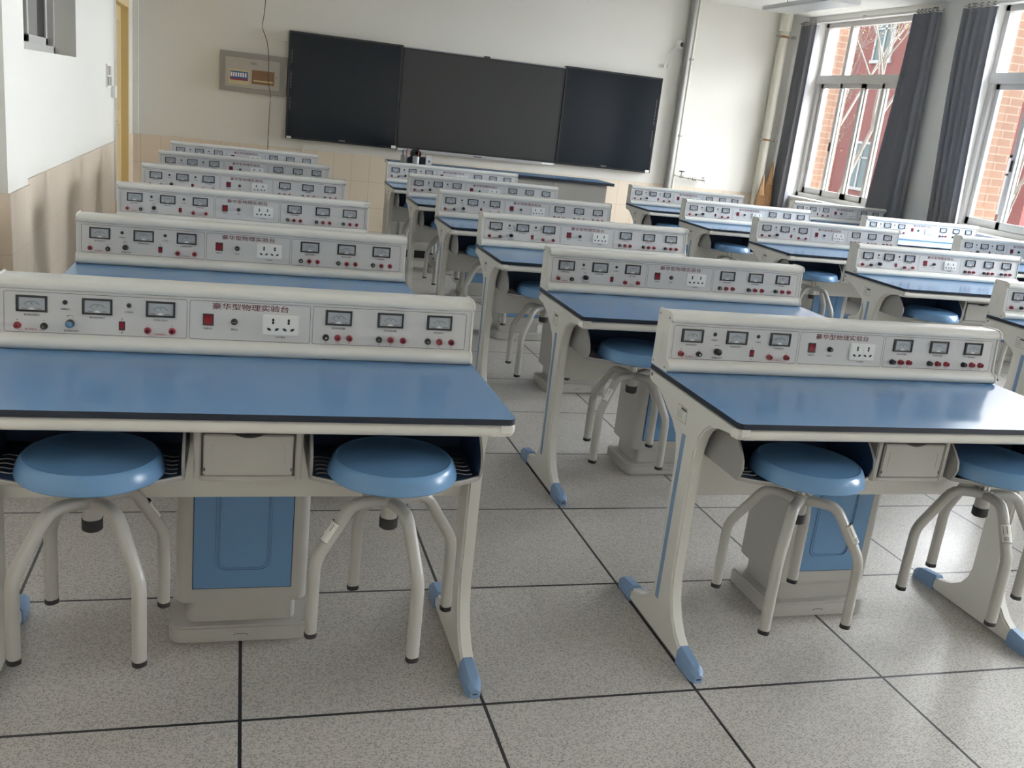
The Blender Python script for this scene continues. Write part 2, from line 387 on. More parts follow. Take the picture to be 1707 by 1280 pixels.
# door in the left wall
dr = thing('door_1', None, None); dr['kind'] = 'structure'
f = MB(); x1 = XL+0.012
f.box(XL-0.2, x1, DR[0], DR[0]+0.07, 0, DR[3], 'door_wood', bev=0.003); f.box(XL-0.2, x1, DR[1]-0.07, DR[1], 0, DR[3], 'door_wood', bev=0.003)
f.box(XL-0.2, x1, DR[0]+0.07, DR[1]-0.07, DR[3]-0.06, DR[3], 'door_wood', bev=0.003); f.box(XL-0.2, x1, DR[0]+0.07, DR[1]-0.07, 2.03, 2.10, 'door_wood', bev=0.003)
f.build('door_frame', dr)
f = MB(); f.box(XL-0.10, XL-0.055, DR[0]+0.07, DR[1]-0.07, 0.01, 2.03, 'door_wood', bev=0.003)
for z0, z1 in ((0.15, 0.95), (1.08, 1.90)): f.box(XL-0.058, XL-0.047, DR[0]+0.2, DR[1]-0.2, z0, z1, 'door_wood_dark', bev=0.006)
leaf = f.build('door_leaf', dr)
MB().cyl((XL-0.05, DR[0]+0.16, 1.0), (XL-0.01, DR[0]+0.16, 1.0), 0.012, 'chrome').cyl((XL-0.012, DR[0]+0.155, 1.0), (XL-0.012, DR[0]+0.27, 1.0), 0.009, 'chrome').build('door_handle', leaf)
MB().box(XL-0.09, XL-0.08, DR[0]+0.07, DR[1]-0.07, 2.10, DR[3]-0.06, 'door_wood_dark').build('transom_panel', dr)

# high interior window in the left wall
wn = thing('window_3', None, None); wn['kind'] = 'structure'
f = MB(); xa, xb = XL-0.20, XL-0.13; t = 0.05
f.box(xa, xb, LW[0], LW[0]+t, LW[2], LW[3], 'aluminium', bev=0.003); f.box(xa, xb, LW[1]-t, LW[1], LW[2], LW[3], 'aluminium', bev=0.003)
f.box(xa, xb, LW[0], LW[1], LW[2], LW[2]+t, 'aluminium', bev=0.003); f.box(xa, xb, LW[0], LW[1], LW[3]-t, LW[3], 'aluminium', bev=0.003)
f.build('window_frame', wn)
for k, (ya, yb, xx) in enumerate(((LW[0]+t, 4.60, xa+0.012), (4.48, 5.10, xa+0.038), (5.05, LW[1]-t, xa+0.012))):
    s_ = MB(); st = 0.045
    for a, b, c, d in ((ya, ya+st, LW[2]+t, LW[3]-t), (yb-st, yb, LW[2]+t, LW[3]-t), (ya, yb, LW[2]+t, LW[2]+t+st), (ya, yb, LW[3]-t-st, LW[3]-t)):
        s_.box(xx, xx+0.022, a, b, c, d, 'aluminium', bev=0.002)
    so = s_.build('window_sash', wn)
    MB().box(xx+0.009, xx+0.014, ya+st, yb-st, LW[2]+t+st, LW[3]-t-st, 'dark_glass').build('window_pane', so)

# windows of the right wall
def right_window(n, y0, y1):
    w_ = thing('window_%d' % n, None, None); w_['kind'] = 'structure'
    xa, xb = 6.66, 6.74; t = 0.055; zt = 2.27
    f = MB()
    f.box(xa, xb, y0, y0+t, WZ0, WZ1, 'aluminium', bev=0.004); f.box(xa, xb, y1-t, y1, WZ0, WZ1, 'aluminium', bev=0.004)
    f.box(xa, xb, y0, y1, WZ0, WZ0+t, 'aluminium', bev=0.004); f.box(xa, xb, y0, y1, WZ1-t, WZ1, 'aluminium', bev=0.004)
    f.box(xa-0.012, xb, y0, y1, zt-0.05, zt+0.045, 'aluminium', bev=0.004)
    ym = y1-0.52
    f.box(xa, xb, ym-0.03, ym+0.03, zt+0.045, WZ1-t, 'aluminium', bev=0.004)
    for k in range(1, 2): f.box(xa, xb, y0+0.05, y0+0.1, zt+0.045, WZ1-t, 'aluminium', bev=0.004)
    f.build('window_frame', w_)
    g = MB(); g.box(xa+0.03, xa+0.036, ym+0.03, y1-t, zt+0.045, WZ1-t, 'window_glass').box(xa+0.03, xa+0.036, y0+0.1, ym-0.03, zt+0.045, WZ1-t, 'window_glass'); g.build('window_pane', w_)
    spans = ((y1-t-0.50, y1-t, xa+0.045), (y1-t-0.90, y1-t-0.44, xa+0.012), (y0+t+0.40, y1-t-0.86, xa+0.045), (y0+t, y0+t+0.46, xa+0.012))
    for a, b, xx in spans:
        s_ = MB(); st = 0.05; za, zb = WZ0+t, zt-0.05
        for p, q, c, d in ((a, a+st, za, zb), (b-st, b, za, zb), (a, b, za, za+st+0.02), (a, b, zb-st, zb)):
            s_.box(xx, xx+0.028, p, q, c, d, 'aluminium', bev=0.003)
        so = s_.build('window_sash', w_)
        MB().box(xx+0.011, xx+0.016, a+st, b-st, za+st+0.02, zb-st, 'window_glass').build('window_pane', so)
    MB().box(xa-0.004, xa+0.012, y1-t-0.475, y1-t-0.455, 1.45, 1.55, 'black_plastic', bev=0.003).build('latch', w_)
    MB().box(XR-0.03, 6.66, y0, y1, WZ0-0.03, WZ0+0.004, 'sill_white', bev=0.004).build('window_sill', w_)
for n, (y0, y1) in zip((1, 2, 4, 5, 6), WINS): right_window(n, y0, y1)

# ------------------------------------------------------------------ laboratory bench
FY0 = 0.503
def face_pt(u, v, d=0.0):
    """point on the sloping console face; u = x, v = height above the table top, d = out of the face"""
    return Vector((u, FY0+(v-0.045)*0.085-d, 0.763+v))
def face_T(u, v, d=0.0006):
    X = Vector((1, 0, 0)); Y = Vector((0, 0.085, 1)).normalized(); Z = X.cross(Y)
    M = Matrix((X, Y, Z)).transposed().to_4x4(); M.translation = face_pt(u, v, d)
    return M
def bench_frame(sgn):
    """side frame, outer face at x = 0.6*sgn"""
    xo, xi = 0.600*sgn, 0.564*sgn
    prof = [(0.02, 0.747), (0.592, 0.747), (0.597, 0.740), (0.594, 0.712), (0.575, 0.705), (0.538, 0.704), (0.49, 0.688), (0.446, 0.664), (0.40, 0.640), (0.365, 0.61), (0.350, 0.57), (0.345, 0.52),
            (0.343, 0.16), (0.352, 0.12), (0.375, 0.088), (0.415, 0.062), (0.47, 0.046), (0.585, 0.030), (0.585, 0.004), (0.04, 0.004), (0.04, 0.030), (0.13, 0.048), (0.168, 0.070), (0.20, 0.105), (0.224, 0.155), (0.237, 0.22),
            (0.242, 0.56), (0.236, 0.61), (0.224, 0.648), (0.205, 0.676), (0.175, 0.697), (0.135, 0.709), (0.085, 0.716), (0.03, 0.716), (0.018, 0.728)]
    o = MB().prism(prof, 'x', min(xo, xi), max(xo, xi), 'steel_white', bev=0.006, smooth=True)
    return o
def foot_cap(sgn, front):
    b = MB()
    a0, a1 = (0.028, 0.132) if front else (0.598, 0.485)
    xo, xi = 0.603, 0.560; h = 0.050
    secs = [(0.0, 0.010, 0.026), (0.12, 0.003, 0.034), (0.30, 0.0, 0.043), (1.0, 0.0, 0.054)]
    bm = bmesh.new(); rings = []
    for tt, ins, hh in secs:
        y = a0+(a1-a0)*tt
        rings.append([bm.verts.new(p) for p in ((xo-ins, y, 0), (xo-ins, y, hh*0.72), (xo-ins-0.010, y, hh), (xi+ins+0.010, y, hh), (xi+ins, y, hh*0.72), (xi+ins, y, 0))])
    for r0, r1 in zip(rings[:-1], rings[1:]):
        for i in range(6): bm.faces.new((r0[i], r0[(i+1) % 6], r1[(i+1) % 6], r1[i]))
    bm.faces.new(rings[0]); bm.faces.new(rings[-1][::-1])
    for v in bm.verts: v.co.x *= sgn
    b.from_bm(bm, 'blue_cap')
    if front: b.box(min(sgn*0.575, sgn*0.588), max(sgn*0.575, sgn*0.588), a0-0.0015, a0+0.002, 0.010, 0.013, 'ink')
    return b
def sticker_mb(T, w, h, qr_gap=True):
    """plate with unreadable lines; the code square is left out"""
    b = MB(); 
    b.add([(-w/2, -h/2, 0), (w/2, -h/2, 0), (w/2, h/2, 0), (-w/2, h/2, 0)], [[0, 1, 2, 3]], 'ink', False, T)
    T2 = T @ Matrix.Translation((0, 0, 0.0003)); e = 0.0012
    b.add([(-w/2+e, -h/2+e, 0), (w/2-e, -h/2+e, 0), (w/2-e, h/2-e, 0), (-w/2+e, h/2-e, 0)], [[0, 1, 2, 3]], 'sticker', False, T2)
    T3 = T @ Matrix.Translation((0, 0, 0.0006))
    def bar(x0, x1, y0, y1): b.add([(x0*w, y0*h, 0), (x1*w, y0*h, 0), (x1*w, y1*h, 0), (x0*w, y1*h, 0)], [[0, 1, 2, 3]], 'ink', False, T3)
    bar(-0.12, 0.44, 0.26, 0.42)
    for k in range(4): bar(-0.42, 0.10-0.05*(k % 2), 0.12-0.14*k, 0.145-0.14*k)
    return b
def tray(sgn):
    """book tray: dark inside, grey outside, open to the front, notch in the floor for a stool post"""
    b = MB()
    xa, xb = (0.137, 0.548) if sgn > 0 else (-0.548, -0.137)
    zf = 0.585; zt = 0.735; yb = 0.292; xc = (xa+xb)/2; hw = (xb-xa)/2
    # floor outline with a forward bow and a central notch
    fr = []
    for i in range(25):
        x = xa+(xb-xa)*i/24; q = (x-xc)/hw
        y = 0.078-0.062*max(0, 1-abs(q)**2.4)
        if abs(x-xc) < 0.040: y = 0.150-0.03*(abs(x-xc)/0.040)**2
        fr.append((x, y))
    poly = fr+[(xb, yb), (xa, yb)]
    # split in two halves and a middle so that the cap stays planar-convex enough: build as strips
    n = len(fr)
    for i in range(n-1):
        (x0, y0), (x1, y1) = fr[i], fr[i+1]
        vs = [(x0, y0, zf), (x1, y1, zf), (x1, yb, zf), (x0, yb, zf), (x0, y0, zf+0.008), (x1, y1, zf+0.008), (x1, yb, zf+0.008), (x0, yb, zf+0.008)]
        b.add(vs, [[0, 1, 2, 3], [0, 1, 5, 4]], 'tray_grey'); b.add(vs[4:], [[0, 1, 2, 3]], 'navy_inside')
        # raised lip along the front
        vs = [(x0, y0, zf+0.008), (x1, y1, zf+0.008), (x1, y1+0.006, zf+0.008), (x0, y0+0.006, zf+0.008), (x0, y0, zf+0.011), (x1, y1, zf+0.011), (x1, y1+0.006, zf+0.011), (x0, y0+0.006, zf+0.011)]
        b.add(vs, [[0, 1, 5, 4], [4, 5, 6, 7], [2, 3, 7, 6]], 'plastic_grey')
    # side walls with the S-shaped front edge
    side = [(0.080, zf), (0.070, 0.600), (0.062, 0.622), (0.066, 0.645), (0.084, 0.667), (0.108, 0.690), (0.130, 0.712), (0.140, zt), (yb, zt), (yb, zf)]
    for x, inner in ((xa, 1), (xb, -1)):
        x2 = x+0.006*inner
        b.prism(side, 'x', min(x, x2), max(x, x2), 'tray_grey', T=None)
        x3 = x2+0.0008*inner
        b.prism([(p[0]+0.004, p[1]+0.004) for p in side[:7]]+[(0.145, zt), (yb-0.002, zt), (yb-0.002, zf+0.006)], 'x', min(x2, x3), max(x2, x3), 'navy_inside')
    b.box(xa, xb, yb, yb+0.004, zf, zt, 'navy_inside'); b.box(xa, xb, 0.09, yb, zt, zt+0.004, 'navy_inside')
    # wavy ribs on the floor
    for c0, c1 in ((xa+0.018, xa+0.068), (xb-0.068, xb-0.018)):
        for k in range(5):
            y = 0.095+0.026*k; pts = [(c0+(c1-c0)*i/12, y+0.0045*math.sin(i/12*2*PI), zf+0.009) for i in range(13)]
            b.tube(pts, 0.0014, 0.0014, 'plastic_grey', n=6, caps=False)
    return b
METERS = ((-0.5215, 0.111, 'A'), (-0.372, 0.111, 'V'), (-0.2225, 0.112, 'V'), (0.228, 0.112, 'A'), (0.368, 0.112, 'V'), (0.504, 0.112, 'G'))
def meter_mb(u, v, ch):
    b = MB(); w_, h_ = 0.0355, 0.0205
    # black bezel ring
    T = face_T(u, v, 0.0)
    out = [(-w_, -h_), (w_, -h_), (w_, h_), (-w_, h_)]; inn = [(-w_+0.0062, -h_+0.0052), (w_-0.0050, -h_+0.0052), (w_-0.0050, h_-0.0050), (-w_+0.0062, h_-0.0050)]
    vs = [(*p, 0) for p in out]+[(p[0]*0.985, p[1]*0.975, 0.006) for p in out]+[(*p, 0.006) for p in inn]+[(*p, 0.002) for p in inn]
    fs = []
    for i in range(4):
        j = (i+1) % 4; fs += [[i, j, j+4, i+4], [i+4, j+4, j+8, i+8], [i+8, j+8, j+12, i+12]]
    b.add(vs, fs, 'black_plastic', False, T)
    b.add([(*p, 0.002) for p in inn], [[0, 1, 2, 3]], 'meter_dial', False, T)
    Ti = T @ Matrix.Translation((0, 0, 0.0024))
    def arc(r0, r1, a0, a1, m, n=16, cy0=-0.016, sx=1.0):
        vs = []; fs = []
        for i in range(n+1):
            a = a0+(a1-a0)*i/n
            for r in (r0, r1): vs.append((r*math.cos(a)*sx, cy0+r*math.sin(a), 0))
        for i in range(n): fs.append([2*i, 2*i+2, 2*i+3, 2*i+1])
        b.add(vs, fs, m, False, Ti)
    arc(0.0212, 0.0220, math.radians(38), math.radians(142), 'ink')
    for k in range(11):
        a = math.radians(42+9.6*k); r1 = 0.0245 if k % 2 == 0 else 0.0232
        c, s_ = math.cos(a), math.sin(a); wv = 0.0004
        b.add([(0.0214*c-wv*s_, -0.016+0.0214*s_+wv*c, 0), (0.0214*c+wv*s_, -0.016+0.0214*s_-wv*c, 0), (r1*c+wv*s_, -0.016+r1*s_-wv*c, 0), (r1*c-wv*s_, -0.016+r1*s_+wv*c, 0)], [[0, 1, 2, 3]], 'ink', False, Ti)
    # needle resting at the left end, small white boss cover, unit letter, maker's lines
    a = math.radians(142); c, s_ = math.cos(a), math.sin(a); wv = 0.0003
    b.add([(0.006*c-wv, -0.012+0.006*s_, 0), (0.006*c+wv, -0.012+0.006*s_+wv, 0), (0.021*c+wv, -0.016+0.021*s_+wv, 0), (0.021*c-wv, -0.016+0.021*s_, 0)], [[0, 1, 2, 3]], 'ink', False, Ti)
    arc(0.0, 0.0058, 0, PI, 'white_plastic', 10, -0.0152, 1.2)
    text(b, ch, Ti @ Matrix.Translation((0, 0.0004, 0.0001)), 'ink', height=0.0052)
    for sx in (-1, 1):
        for k in range(2): b.add([(sx*0.0165-0.006, -0.0118-0.0016*k, 0), (sx*0.0165+0.006, -0.0118-0.0016*k, 0), (sx*0.0165+0.006, -0.0112-0.0016*k, 0), (sx*0.0165-0.006, -0.0112-0.0016*k, 0)], [[0, 1, 2, 3]], 'ink', False, Ti)
    return b
JACKS = ((-0.554, 0.056, 'r'), (-0.494, 0.056, 'k'), (-0.253, 0.056, 'r'), (-0.194, 0.057, 'r'),
         (0.196, 0.058, 'k'), (0.2275, 0.058, 'r'), (0.259, 0.058, 'r'), (0.339, 0.058, 'k'), (0.371, 0.058, 'r'), (0.405, 0.058, 'r'), (0.474, 0.059, 'k'), (0.507, 0.059, 'r'), (0.541, 0.059, 'r'))
def jack_mb(u, v, c):
    m = 'red_plastic' if c == 'r' else 'black_plastic'
    b = MB(); b.lathe([(0.0, 0.0), (0.0088, 0.0), (0.0088, 0.003), (0.0076, 0.005), (0.0072, 0.013), (0.0060, 0.0145), (0.0034, 0.0145), (0.0034, 0.012), (0.0, 0.012)], m, n=18, T=face_T(u, v, 0.0))
    b.lathe([(0.0, 0.0125), (0.0032, 0.0125)], 'black_plastic' if c == 'r' else 'chrome', n=10, T=face_T(u, v, 0.0))
    return b
def ring_outline(b, x0, y0, x1, y1, r, wd, m):
    o = rounded_rect(x0, y0, x1, y1, r, 4); i = rounded_rect(x0+wd, y0+wd, x1-wd, y1-wd, r-wd, 4); n = len(o)
    vs = [face_pt(p[0], p[1], 0.0006) for p in o]+[face_pt(p[0], p[1], 0.0006) for p in i]
    b.add([v[:] for v in vs], [[k, (k+1) % n, (k+1) % n+n, k+n] for k in range(n)], m)
def make_bench():
    root = thing('lab_bench', 'x', 'desk')
    # tabletop: blue laminate, dark edge, rounded front corners
    t = MB(); pts = rounded_rect(-0.605, 0.016, 0.605, 0.598, 0.018, 5)
    t.prism(pts, 'z', 0.748, 0.763, 'navy_edge', m2='blue_top', capm='navy_edge')
    # side 0 of prism at z=.748 gets capm, top gets m2
    t.build('tabletop', root)
    b = MB()
    b.tube([(x, 0.036, 0.7315) for x in (-0.552, -0.3, 0, 0.3, 0.552)], 0.0160, 0.0168, 'steel_white', n=16, power=2.6)
    b.build('front_rail', root)
    for sg in (-1, 1):
        fr = bench_frame(sg).build('side_frame', root)
        MB().box(min(sg*0.599, sg*0.6012), max(sg*0.599, sg*0.6012), 0.300, 0.321, 0.11, 0.63, 'blue_cap', bev=0.0005).build('inlay_strip', fr)
        b = MB(); b.tube([(sg*0.550, 0.036, 0.7315), (sg*0.575, 0.036, 0.7315), (sg*0.592, 0.040, 0.7315), (sg*0.600, 0.052, 0.7315)], 0.0168, 0.0172, 'steel_white', n=14, power=2.8, taper=[1, 1, 0.98, 0.8])
        b.build('rail_end', fr)
        for y, z in ((0.050, 0.737), (0.575, 0.733)):
            MB().cyl((sg*0.596, y, z), (sg*0.604, y, z), 0.0055, 'plastic_edge', n=12).build('screw', fr)
        for front in (True, False): foot_cap(sg, front).build('foot_cap', fr)
        if sg < 0:
            T = Matrix(((0, 0, -1), (-1, 0, 0), (0, 1, 0))).to_4x4(); T.translation = (-0.6008, 0.342, 0.681)
            sticker_mb(T, 0.062, 0.046).build('sticker', fr, label='white printed sticker with black bars')
        tray(sg).build('book_tray', root)
    b = MB(); b.box(-0.565, 0.565, 0.298, 0.316, 0.446, 0.640, 'steel_white', bev=0.003); b.build('cross_panel', root)
    # drawer box
    b = MB(); zc0, zc1 = 0.578, 0.742
    b.box(-0.120, -0.104, 0.088, 0.295, zc0, zc1, 'plastic_grey', bev=0.003); b.box(0.104, 0.120, 0.088, 0.295, zc0, zc1, 'plastic_grey', bev=0.003)
    b.box(-0.104, 0.104, 0.088, 0.295, zc0, zc0+0.012, 'plastic_grey', bev=0.002); b.box(-0.104, 0.104, 0.088, 0.295, zc1-0.03, zc1, 'plastic_grey', bev=0.002)
    b.box(-0.104, 0.104, 0.285, 0.295, zc0, zc1, 'black_plastic')
    b.build('drawer_housing', root)
    b = MB(); b.box(-0.1035, 0.1035, 0.0915, 0.0935, 0.586, 0.712, 'ink'); b.box(-0.0985, 0.0985, 0.0845, 0.270, 0.5925, 0.6905, 'plastic_grey', bev=0.0025)  # dark sheet behind the front stands in for shade in the drawer gap
    d = b.build('drawer', root)
    b = MB(); lune = [(-0.030+0.060*i/12, 0.6915) for i in range(13)]+[(0.030-0.060*i/12, 0.6905-0.0065*math.sin(PI*i/12)) for i in range(13)]
    b.prism([(p[0], p[1]) for p in lune], 'y', 0.0832, 0.0860, 'black_plastic'); b.build('finger_slot', d)
    b = MB()
    for sg in (-1, 1):
        x = 0.080*sg
        for a, c, z0, z1 in ((x-0.0009, x+0.0009, 0.622, 0.664), (min(x, x-0.006*sg), max(x, x-0.006*sg), 0.6632, 0.6650)):
            b.box(a, c, 0.0838, 0.0850, z0, z1, 'plastic_edge')
        b.box(0.0955*sg-0.0015, 0.0955*sg+0.0015, 0.083, 0.085, 0.604, 0.611, 'black_plastic')
    b.build('drawer_marks', d)
    b = MB(); b.box(-0.104, 0.104, 0.086, 0.092, 0.697, 0.716, 'plastic_grey', bev=0.002); b.build('drawer_header', root)
    # pedestal
    b = MB()
    body = rounded_rect(-0.170, 0.36, 0.170, 0.600, 0.028, 5)
    b.prism(body, 'z', 0.112, 0.60, 'plastic_grey', bev=0.006, smooth=True)
    b.prism(rounded_rect(-0.142, 0.375, 0.142, 0.585, 0.022, 4), 'z', 0.05, 0.113, 'plastic_grey', smooth=True)
    b.prism(rounded_rect(-0.184, 0.345, 0.184, 0.615, 0.034, 6), 'z', 0.0, 0.050, 'plastic_grey', bev=0.006, smooth=True)
    for x0, x1, z0, z1 in ((-0.012, 0.012, 0.026, 0.0272), (-0.0175, -0.0155, 0.022, 0.026), (0.0155, 0.0175, 0.022, 0.026)):
        b.box(x0, x1, 0.3438, 0.3455, z0, z1, 'ink')
    ped = b.build('pedestal', root)
    b = MB(); b.box(-0.1275, 0.1275, 0.3575, 0.3605, 0.156, 0.58, 'navy_edge', bev=0.001);  # slightly larger dark sheet paints the shaded gap round the door
    b.box(-0.1255, 0.1255, 0.3555, 0.3600, 0.1585, 0.58, 'blue_plastic', bev=0.0015)
    # raised U-shaped line
    u = [(-0.068, 0.58), (-0.068, 0.235)]+[(-0.068+0.024*(1-math.cos(a)), 0.235-0.024*math.sin(a)) for a in [PI/2*i/6 for i in range(1, 7)]]
    u += [(-p[0], p[1]) for p in u[::-1]]
    b.tube([(p[0], 0.3552, p[1]) for p in u], 0.0030, 0.0034, 'blue_plastic', n=8, up=(0, 1, 0), caps=False)
    b.tube([(p[0]*0.90, 0.3555, p[1]+0.0065) for p in u], 0.0012, 0.0016, 'blue_plastic', n=6, up=(0, 1, 0), caps=False)
    b.build('pedestal_door', ped)
    # console
    b = MB(); v0 = 0.763
    prof = [(0.490, 0.0), (0.482, 0.006), (0.479, 0.016), (0.482, 0.026), (0.492, 0.034), (0.5025, 0.038), (0.503, 0.045), (0.5115, 0.146), (0.503, 0.150), (0.500, 0.157), (0.502, 0.166), (0.510, 0.173), (0.522, 0.176), (0.585, 0.174), (0.592, 0.168), (0.592, 0.0)]
    b.prism([(p[0], v0+p[1]) for p in prof], 'x', -0.594, 0.594, 'console_body', smooth=True)
    con = b.build('power_console', root)
    b = MB(); q = [face_pt(-0.593, 0.0385, 0.0), face_pt(0.593, 0.0385, 0), face_pt(0.593, 0.1440, 0), face_pt(-0.593, 0.1440, 0)]
    q2 = [p+Vector((0, -0.0005, 0)) for p in q]; b.add([p[:] for p in q2+q], [[0, 1, 2, 3], [4, 5, 6, 7], [0, 1, 5, 4], [1, 2, 6, 5], [2, 3, 7, 6], [3, 0, 4, 7]], 'console_face')
    for x0, x1 in ((-0.584, -0.158), (-0.152, 0.1535), (0.1595, 0.580)): ring_outline(b, x0, 0.0395, x1, 0.1405, 0.006, 0.0011, 'ink')
    # captions
    T = lambda u, v: face_T(u, v, 0.0009)
    text(b, '豪华型物理实验台', T(0.0, 0.128), 'title_ink', width=0.193, height=0.0170)
    def cap(body, u, v, h=0.0052, m='ink', sp=None): text(b, body, T(u, v), m, height=h, width=sp)
    cap('直流电流指示', -0.5215, 0.0835, sp=0.036); cap('直流电压指示', -0.372, 0.0835, sp=0.036); cap('交流电压指示', -0.2225, 0.0840, sp=0.036)
    cap('过载指示', -0.446, 0.101, sp=0.022); cap('工作指示', -0.298, 0.101, sp=0.022)
    cap('直流稳压调节', -0.432, 0.0475, sp=0.034)
    cap('直流输出', -0.524, 0.0475, sp=0.028, m='red_ink'); cap('交流输出', -0.2235, 0.0475, sp=0.028, m='red_ink')
    cap('+', -0.554, 0.0705, h=0.004); cap('–', -0.494, 0.0705, h=0.0012, sp=0.004); cap('~', -0.253, 0.0705, h=0.0015, sp=0.004); cap('~', -0.194, 0.0705, h=0.0015, sp=0.004)
    cap('高', -0.314, 0.083, h=0.0042); cap('低', -0.314, 0.0475, h=0.0042)
    for a, c in ((-0.554, -0.494), (-0.253, -0.194)):
        for x0, x1 in ((a, a+0.013), (c-0.013, c)):
            P0 = [face_pt(x0, 0.0445, 0.0009), face_pt(x1, 0.0445, 0.0009), face_pt(x1, 0.0453, 0.0009), face_pt(x0, 0.0453, 0.0009)]; b.add([p[:] for p in P0], [[0, 1, 2, 3]], 'red_ink')
    cap('电源开关', -0.106, 0.0685, sp=0.022); cap('保险丝', -0.041, 0.0685, sp=0.017); cap('220V输出', 0.077, 0.0535, sp=0.026)
    cap('直流电流测量', 0.228, 0.0840, sp=0.036); cap('直流电压测量', 0.368, 0.0840, sp=0.036); cap('灵敏电流计', 0.504, 0.0840, sp=0.028)
    for u, s_ in ((0.196, '–'), (0.339, '–'), (0.474, '–')): cap(s_, u, 0.0445, h=0.0010, sp=0.004)
    for u, s_ in ((0.2275, '0.6A'), (0.259, '3A'), (0.371, '3V'), (0.405, '15V'), (0.507, 'G0'), (0.541, 'G1')): cap(s_, u, 0.0450, h=0.0042, m='red_ink')
    # arrow arc above the knob
    vs = []
    for i in range(9):
        a = math.radians(50+80*i/8)
        for r in (0.0118, 0.0118+0.0018*(0.3+i/10)): vs.append(face_pt(-0.434+r*math.cos(a), 0.0735+r*math.sin(a), 0.0009)[:])
    b.add(vs, [[2*i, 2*i+2, 2*i+3, 2*i+1] for i in range(8)], 'ink')
    b.build('printed_face', con)
    for u, v, ch in METERS: meter_mb(u, v, ch).build('panel_meter', con)
    for u, v, c in JACKS: jack_mb(u, v, c).build('banana_jack', con)
    for u in (-0.446, -0.298):
        MB().lathe([(0, 0), (0.0062, 0), (0.0058, 0.002), (0.0042, 0.002), (0.0038, 0.0045), (0.0015, 0.0062), (0, 0.0064)], 'black_plastic', n=14, T=face_T(u, 0.118, 0)).build('indicator_lamp', con)
    b = MB(); b.lathe([(0, 0), (0.0100, 0), (0.0104, 0.003), (0.0094, 0.018), (0.0080, 0.0205)], 'black_plastic', n=20, T=face_T(-0.434, 0.066, 0)); b.lathe([(0.0080, 0.0205), (0.0066, 0.0215), (0, 0.0215)], 'knob_blue', n=20, T=face_T(-0.434, 0.066, 0))
    b.build('control_knob', con)
    b = MB(); b.lathe([(0, 0), (0.0088, 0), (0.0086, 0.004), (0.0064, 0.005), (0.0062, 0.013), (0.0052, 0.0145), (0, 0.0145)], 'black_plastic', n=18, T=face_T(-0.041, 0.089, 0))
    b.box(-0.0048, 0.0048, -0.0007, 0.0007, 0.0145, 0.015, 'chrome', T=face_T(-0.041, 0.089, 0)); b.build('fuse_holder', con)
    b = MB(); T_ = face_T(-0.106, 0.0915, 0); b.box(-0.0135, 0.0135, -0.0155, 0.0155, 0, 0.0022, 'black_plastic', bev=0.0006, T=T_)
    b.prism([(-0.0120, 0.0022), (0.0120, 0.0022), (0.0120, 0.0052), (0.0, 0.0026), (-0.0120, 0.0030)], 'x', -0.0100, 0.0100, 'red_rocker', T=T_)
    b.build('power_switch', con)
    b = MB(); T_ = face_T(-0.314, 0.0655, 0); b.box(-0.0074, 0.0074, -0.0112, 0.0112, 0, 0.002, 'black_plastic', bev=0.0006, T=T_)
    b.prism([(-0.0085, 0.002), (0.0085, 0.002), (0.0085, 0.0045), (0.0, 0.0024), (-0.0085, 0.0028)], 'x', -0.0050, 0.0050, 'red_rocker', T=T_)
    b.build('range_switch', con)
    # twin universal socket
    b = MB(); T_ = face_T(0.077, 0.086, 0); b.box(-0.0465, 0.0465, -0.0265, 0.0265, 0, 0.0065, 'white_plastic', bev=0.0018, T=T_)
    b.box(-0.0400, -0.0006, -0.0215, 0.0215, 0.0065, 0.0075, 'white_plastic', bev=0.0004, T=T_); b.box(0.0006, 0.0400, -0.0215, 0.0215, 0.0065, 0.0075, 'white_plastic', bev=0.0004, T=T_)
    for sx in (-0.0200, 0.0200):
        b.box(sx-0.0015, sx+0.0015, 0.0025, 0.0175, 0.0075, 0.0078, 'black_plastic', T=T_)
        b.box(sx-0.0030, sx+0.0030, 0.0036, 0.0084, 0.0075, 0.0078, 'black_plastic', T=T_); b.box(sx-0.0030, sx+0.0030, 0.0108, 0.0155, 0.0075, 0.0078, 'black_plastic', T=T_)
        for s2 in (-1, 1):
            Tq = T_ @ Matrix.Translation((sx+s2*0.0098, -0.0115, 0.0075)) @ Matrix.Rotation(s2*0.5, 4, 'Z')
            b.box(-0.0060, 0.0060, -0.0015, 0.0015, 0, 0.0003, 'black_plastic', T=Tq); b.box(-0.0028, 0.0028, -0.0032, 0.0032, 0, 0.0003, 'black_plastic', T=Tq)
    b.build('power_socket', con)
    # end plates
    eprof = [(0.488, 0.0), (0.4765, 0.008), (0.4750, 0.018), (0.480, 0.030), (0.498, 0.040), (0.507, 0.150), (0.496, 0.156), (0.497, 0.168), (0.507, 0.176), (0.522, 0.179), (0.590, 0.177), (0.5955, 0.170), (0.5955, 0.0)]
    for sg in (-1, 1):
        b = MB(); b.prism([(p[0], v0+p[1]) for p in eprof], 'x', min(sg*0.594, sg*0.600), max(sg*0.594, sg*0.600), 'console_body', bev=0.001)
        for y, z in ((0.500, 0.012), (0.582, 0.012), (0.515, 0.160), (0.582, 0.160)): b.cyl((sg*0.599, y, v0+z), (sg*0.6022, y, v0+z), 0.0034, 'plastic_edge', n=8)
        for i in range(4):
            for j in range(7): b.cyl((sg*0.5995, 0.535+0.006*i, v0+0.060+0.008*j), (sg*0.6003, 0.535+0.006*i, v0+0.060+0.008*j), 0.0014, 'plastic_edge', n=5)
        b.build('end_plate', con)
    return root
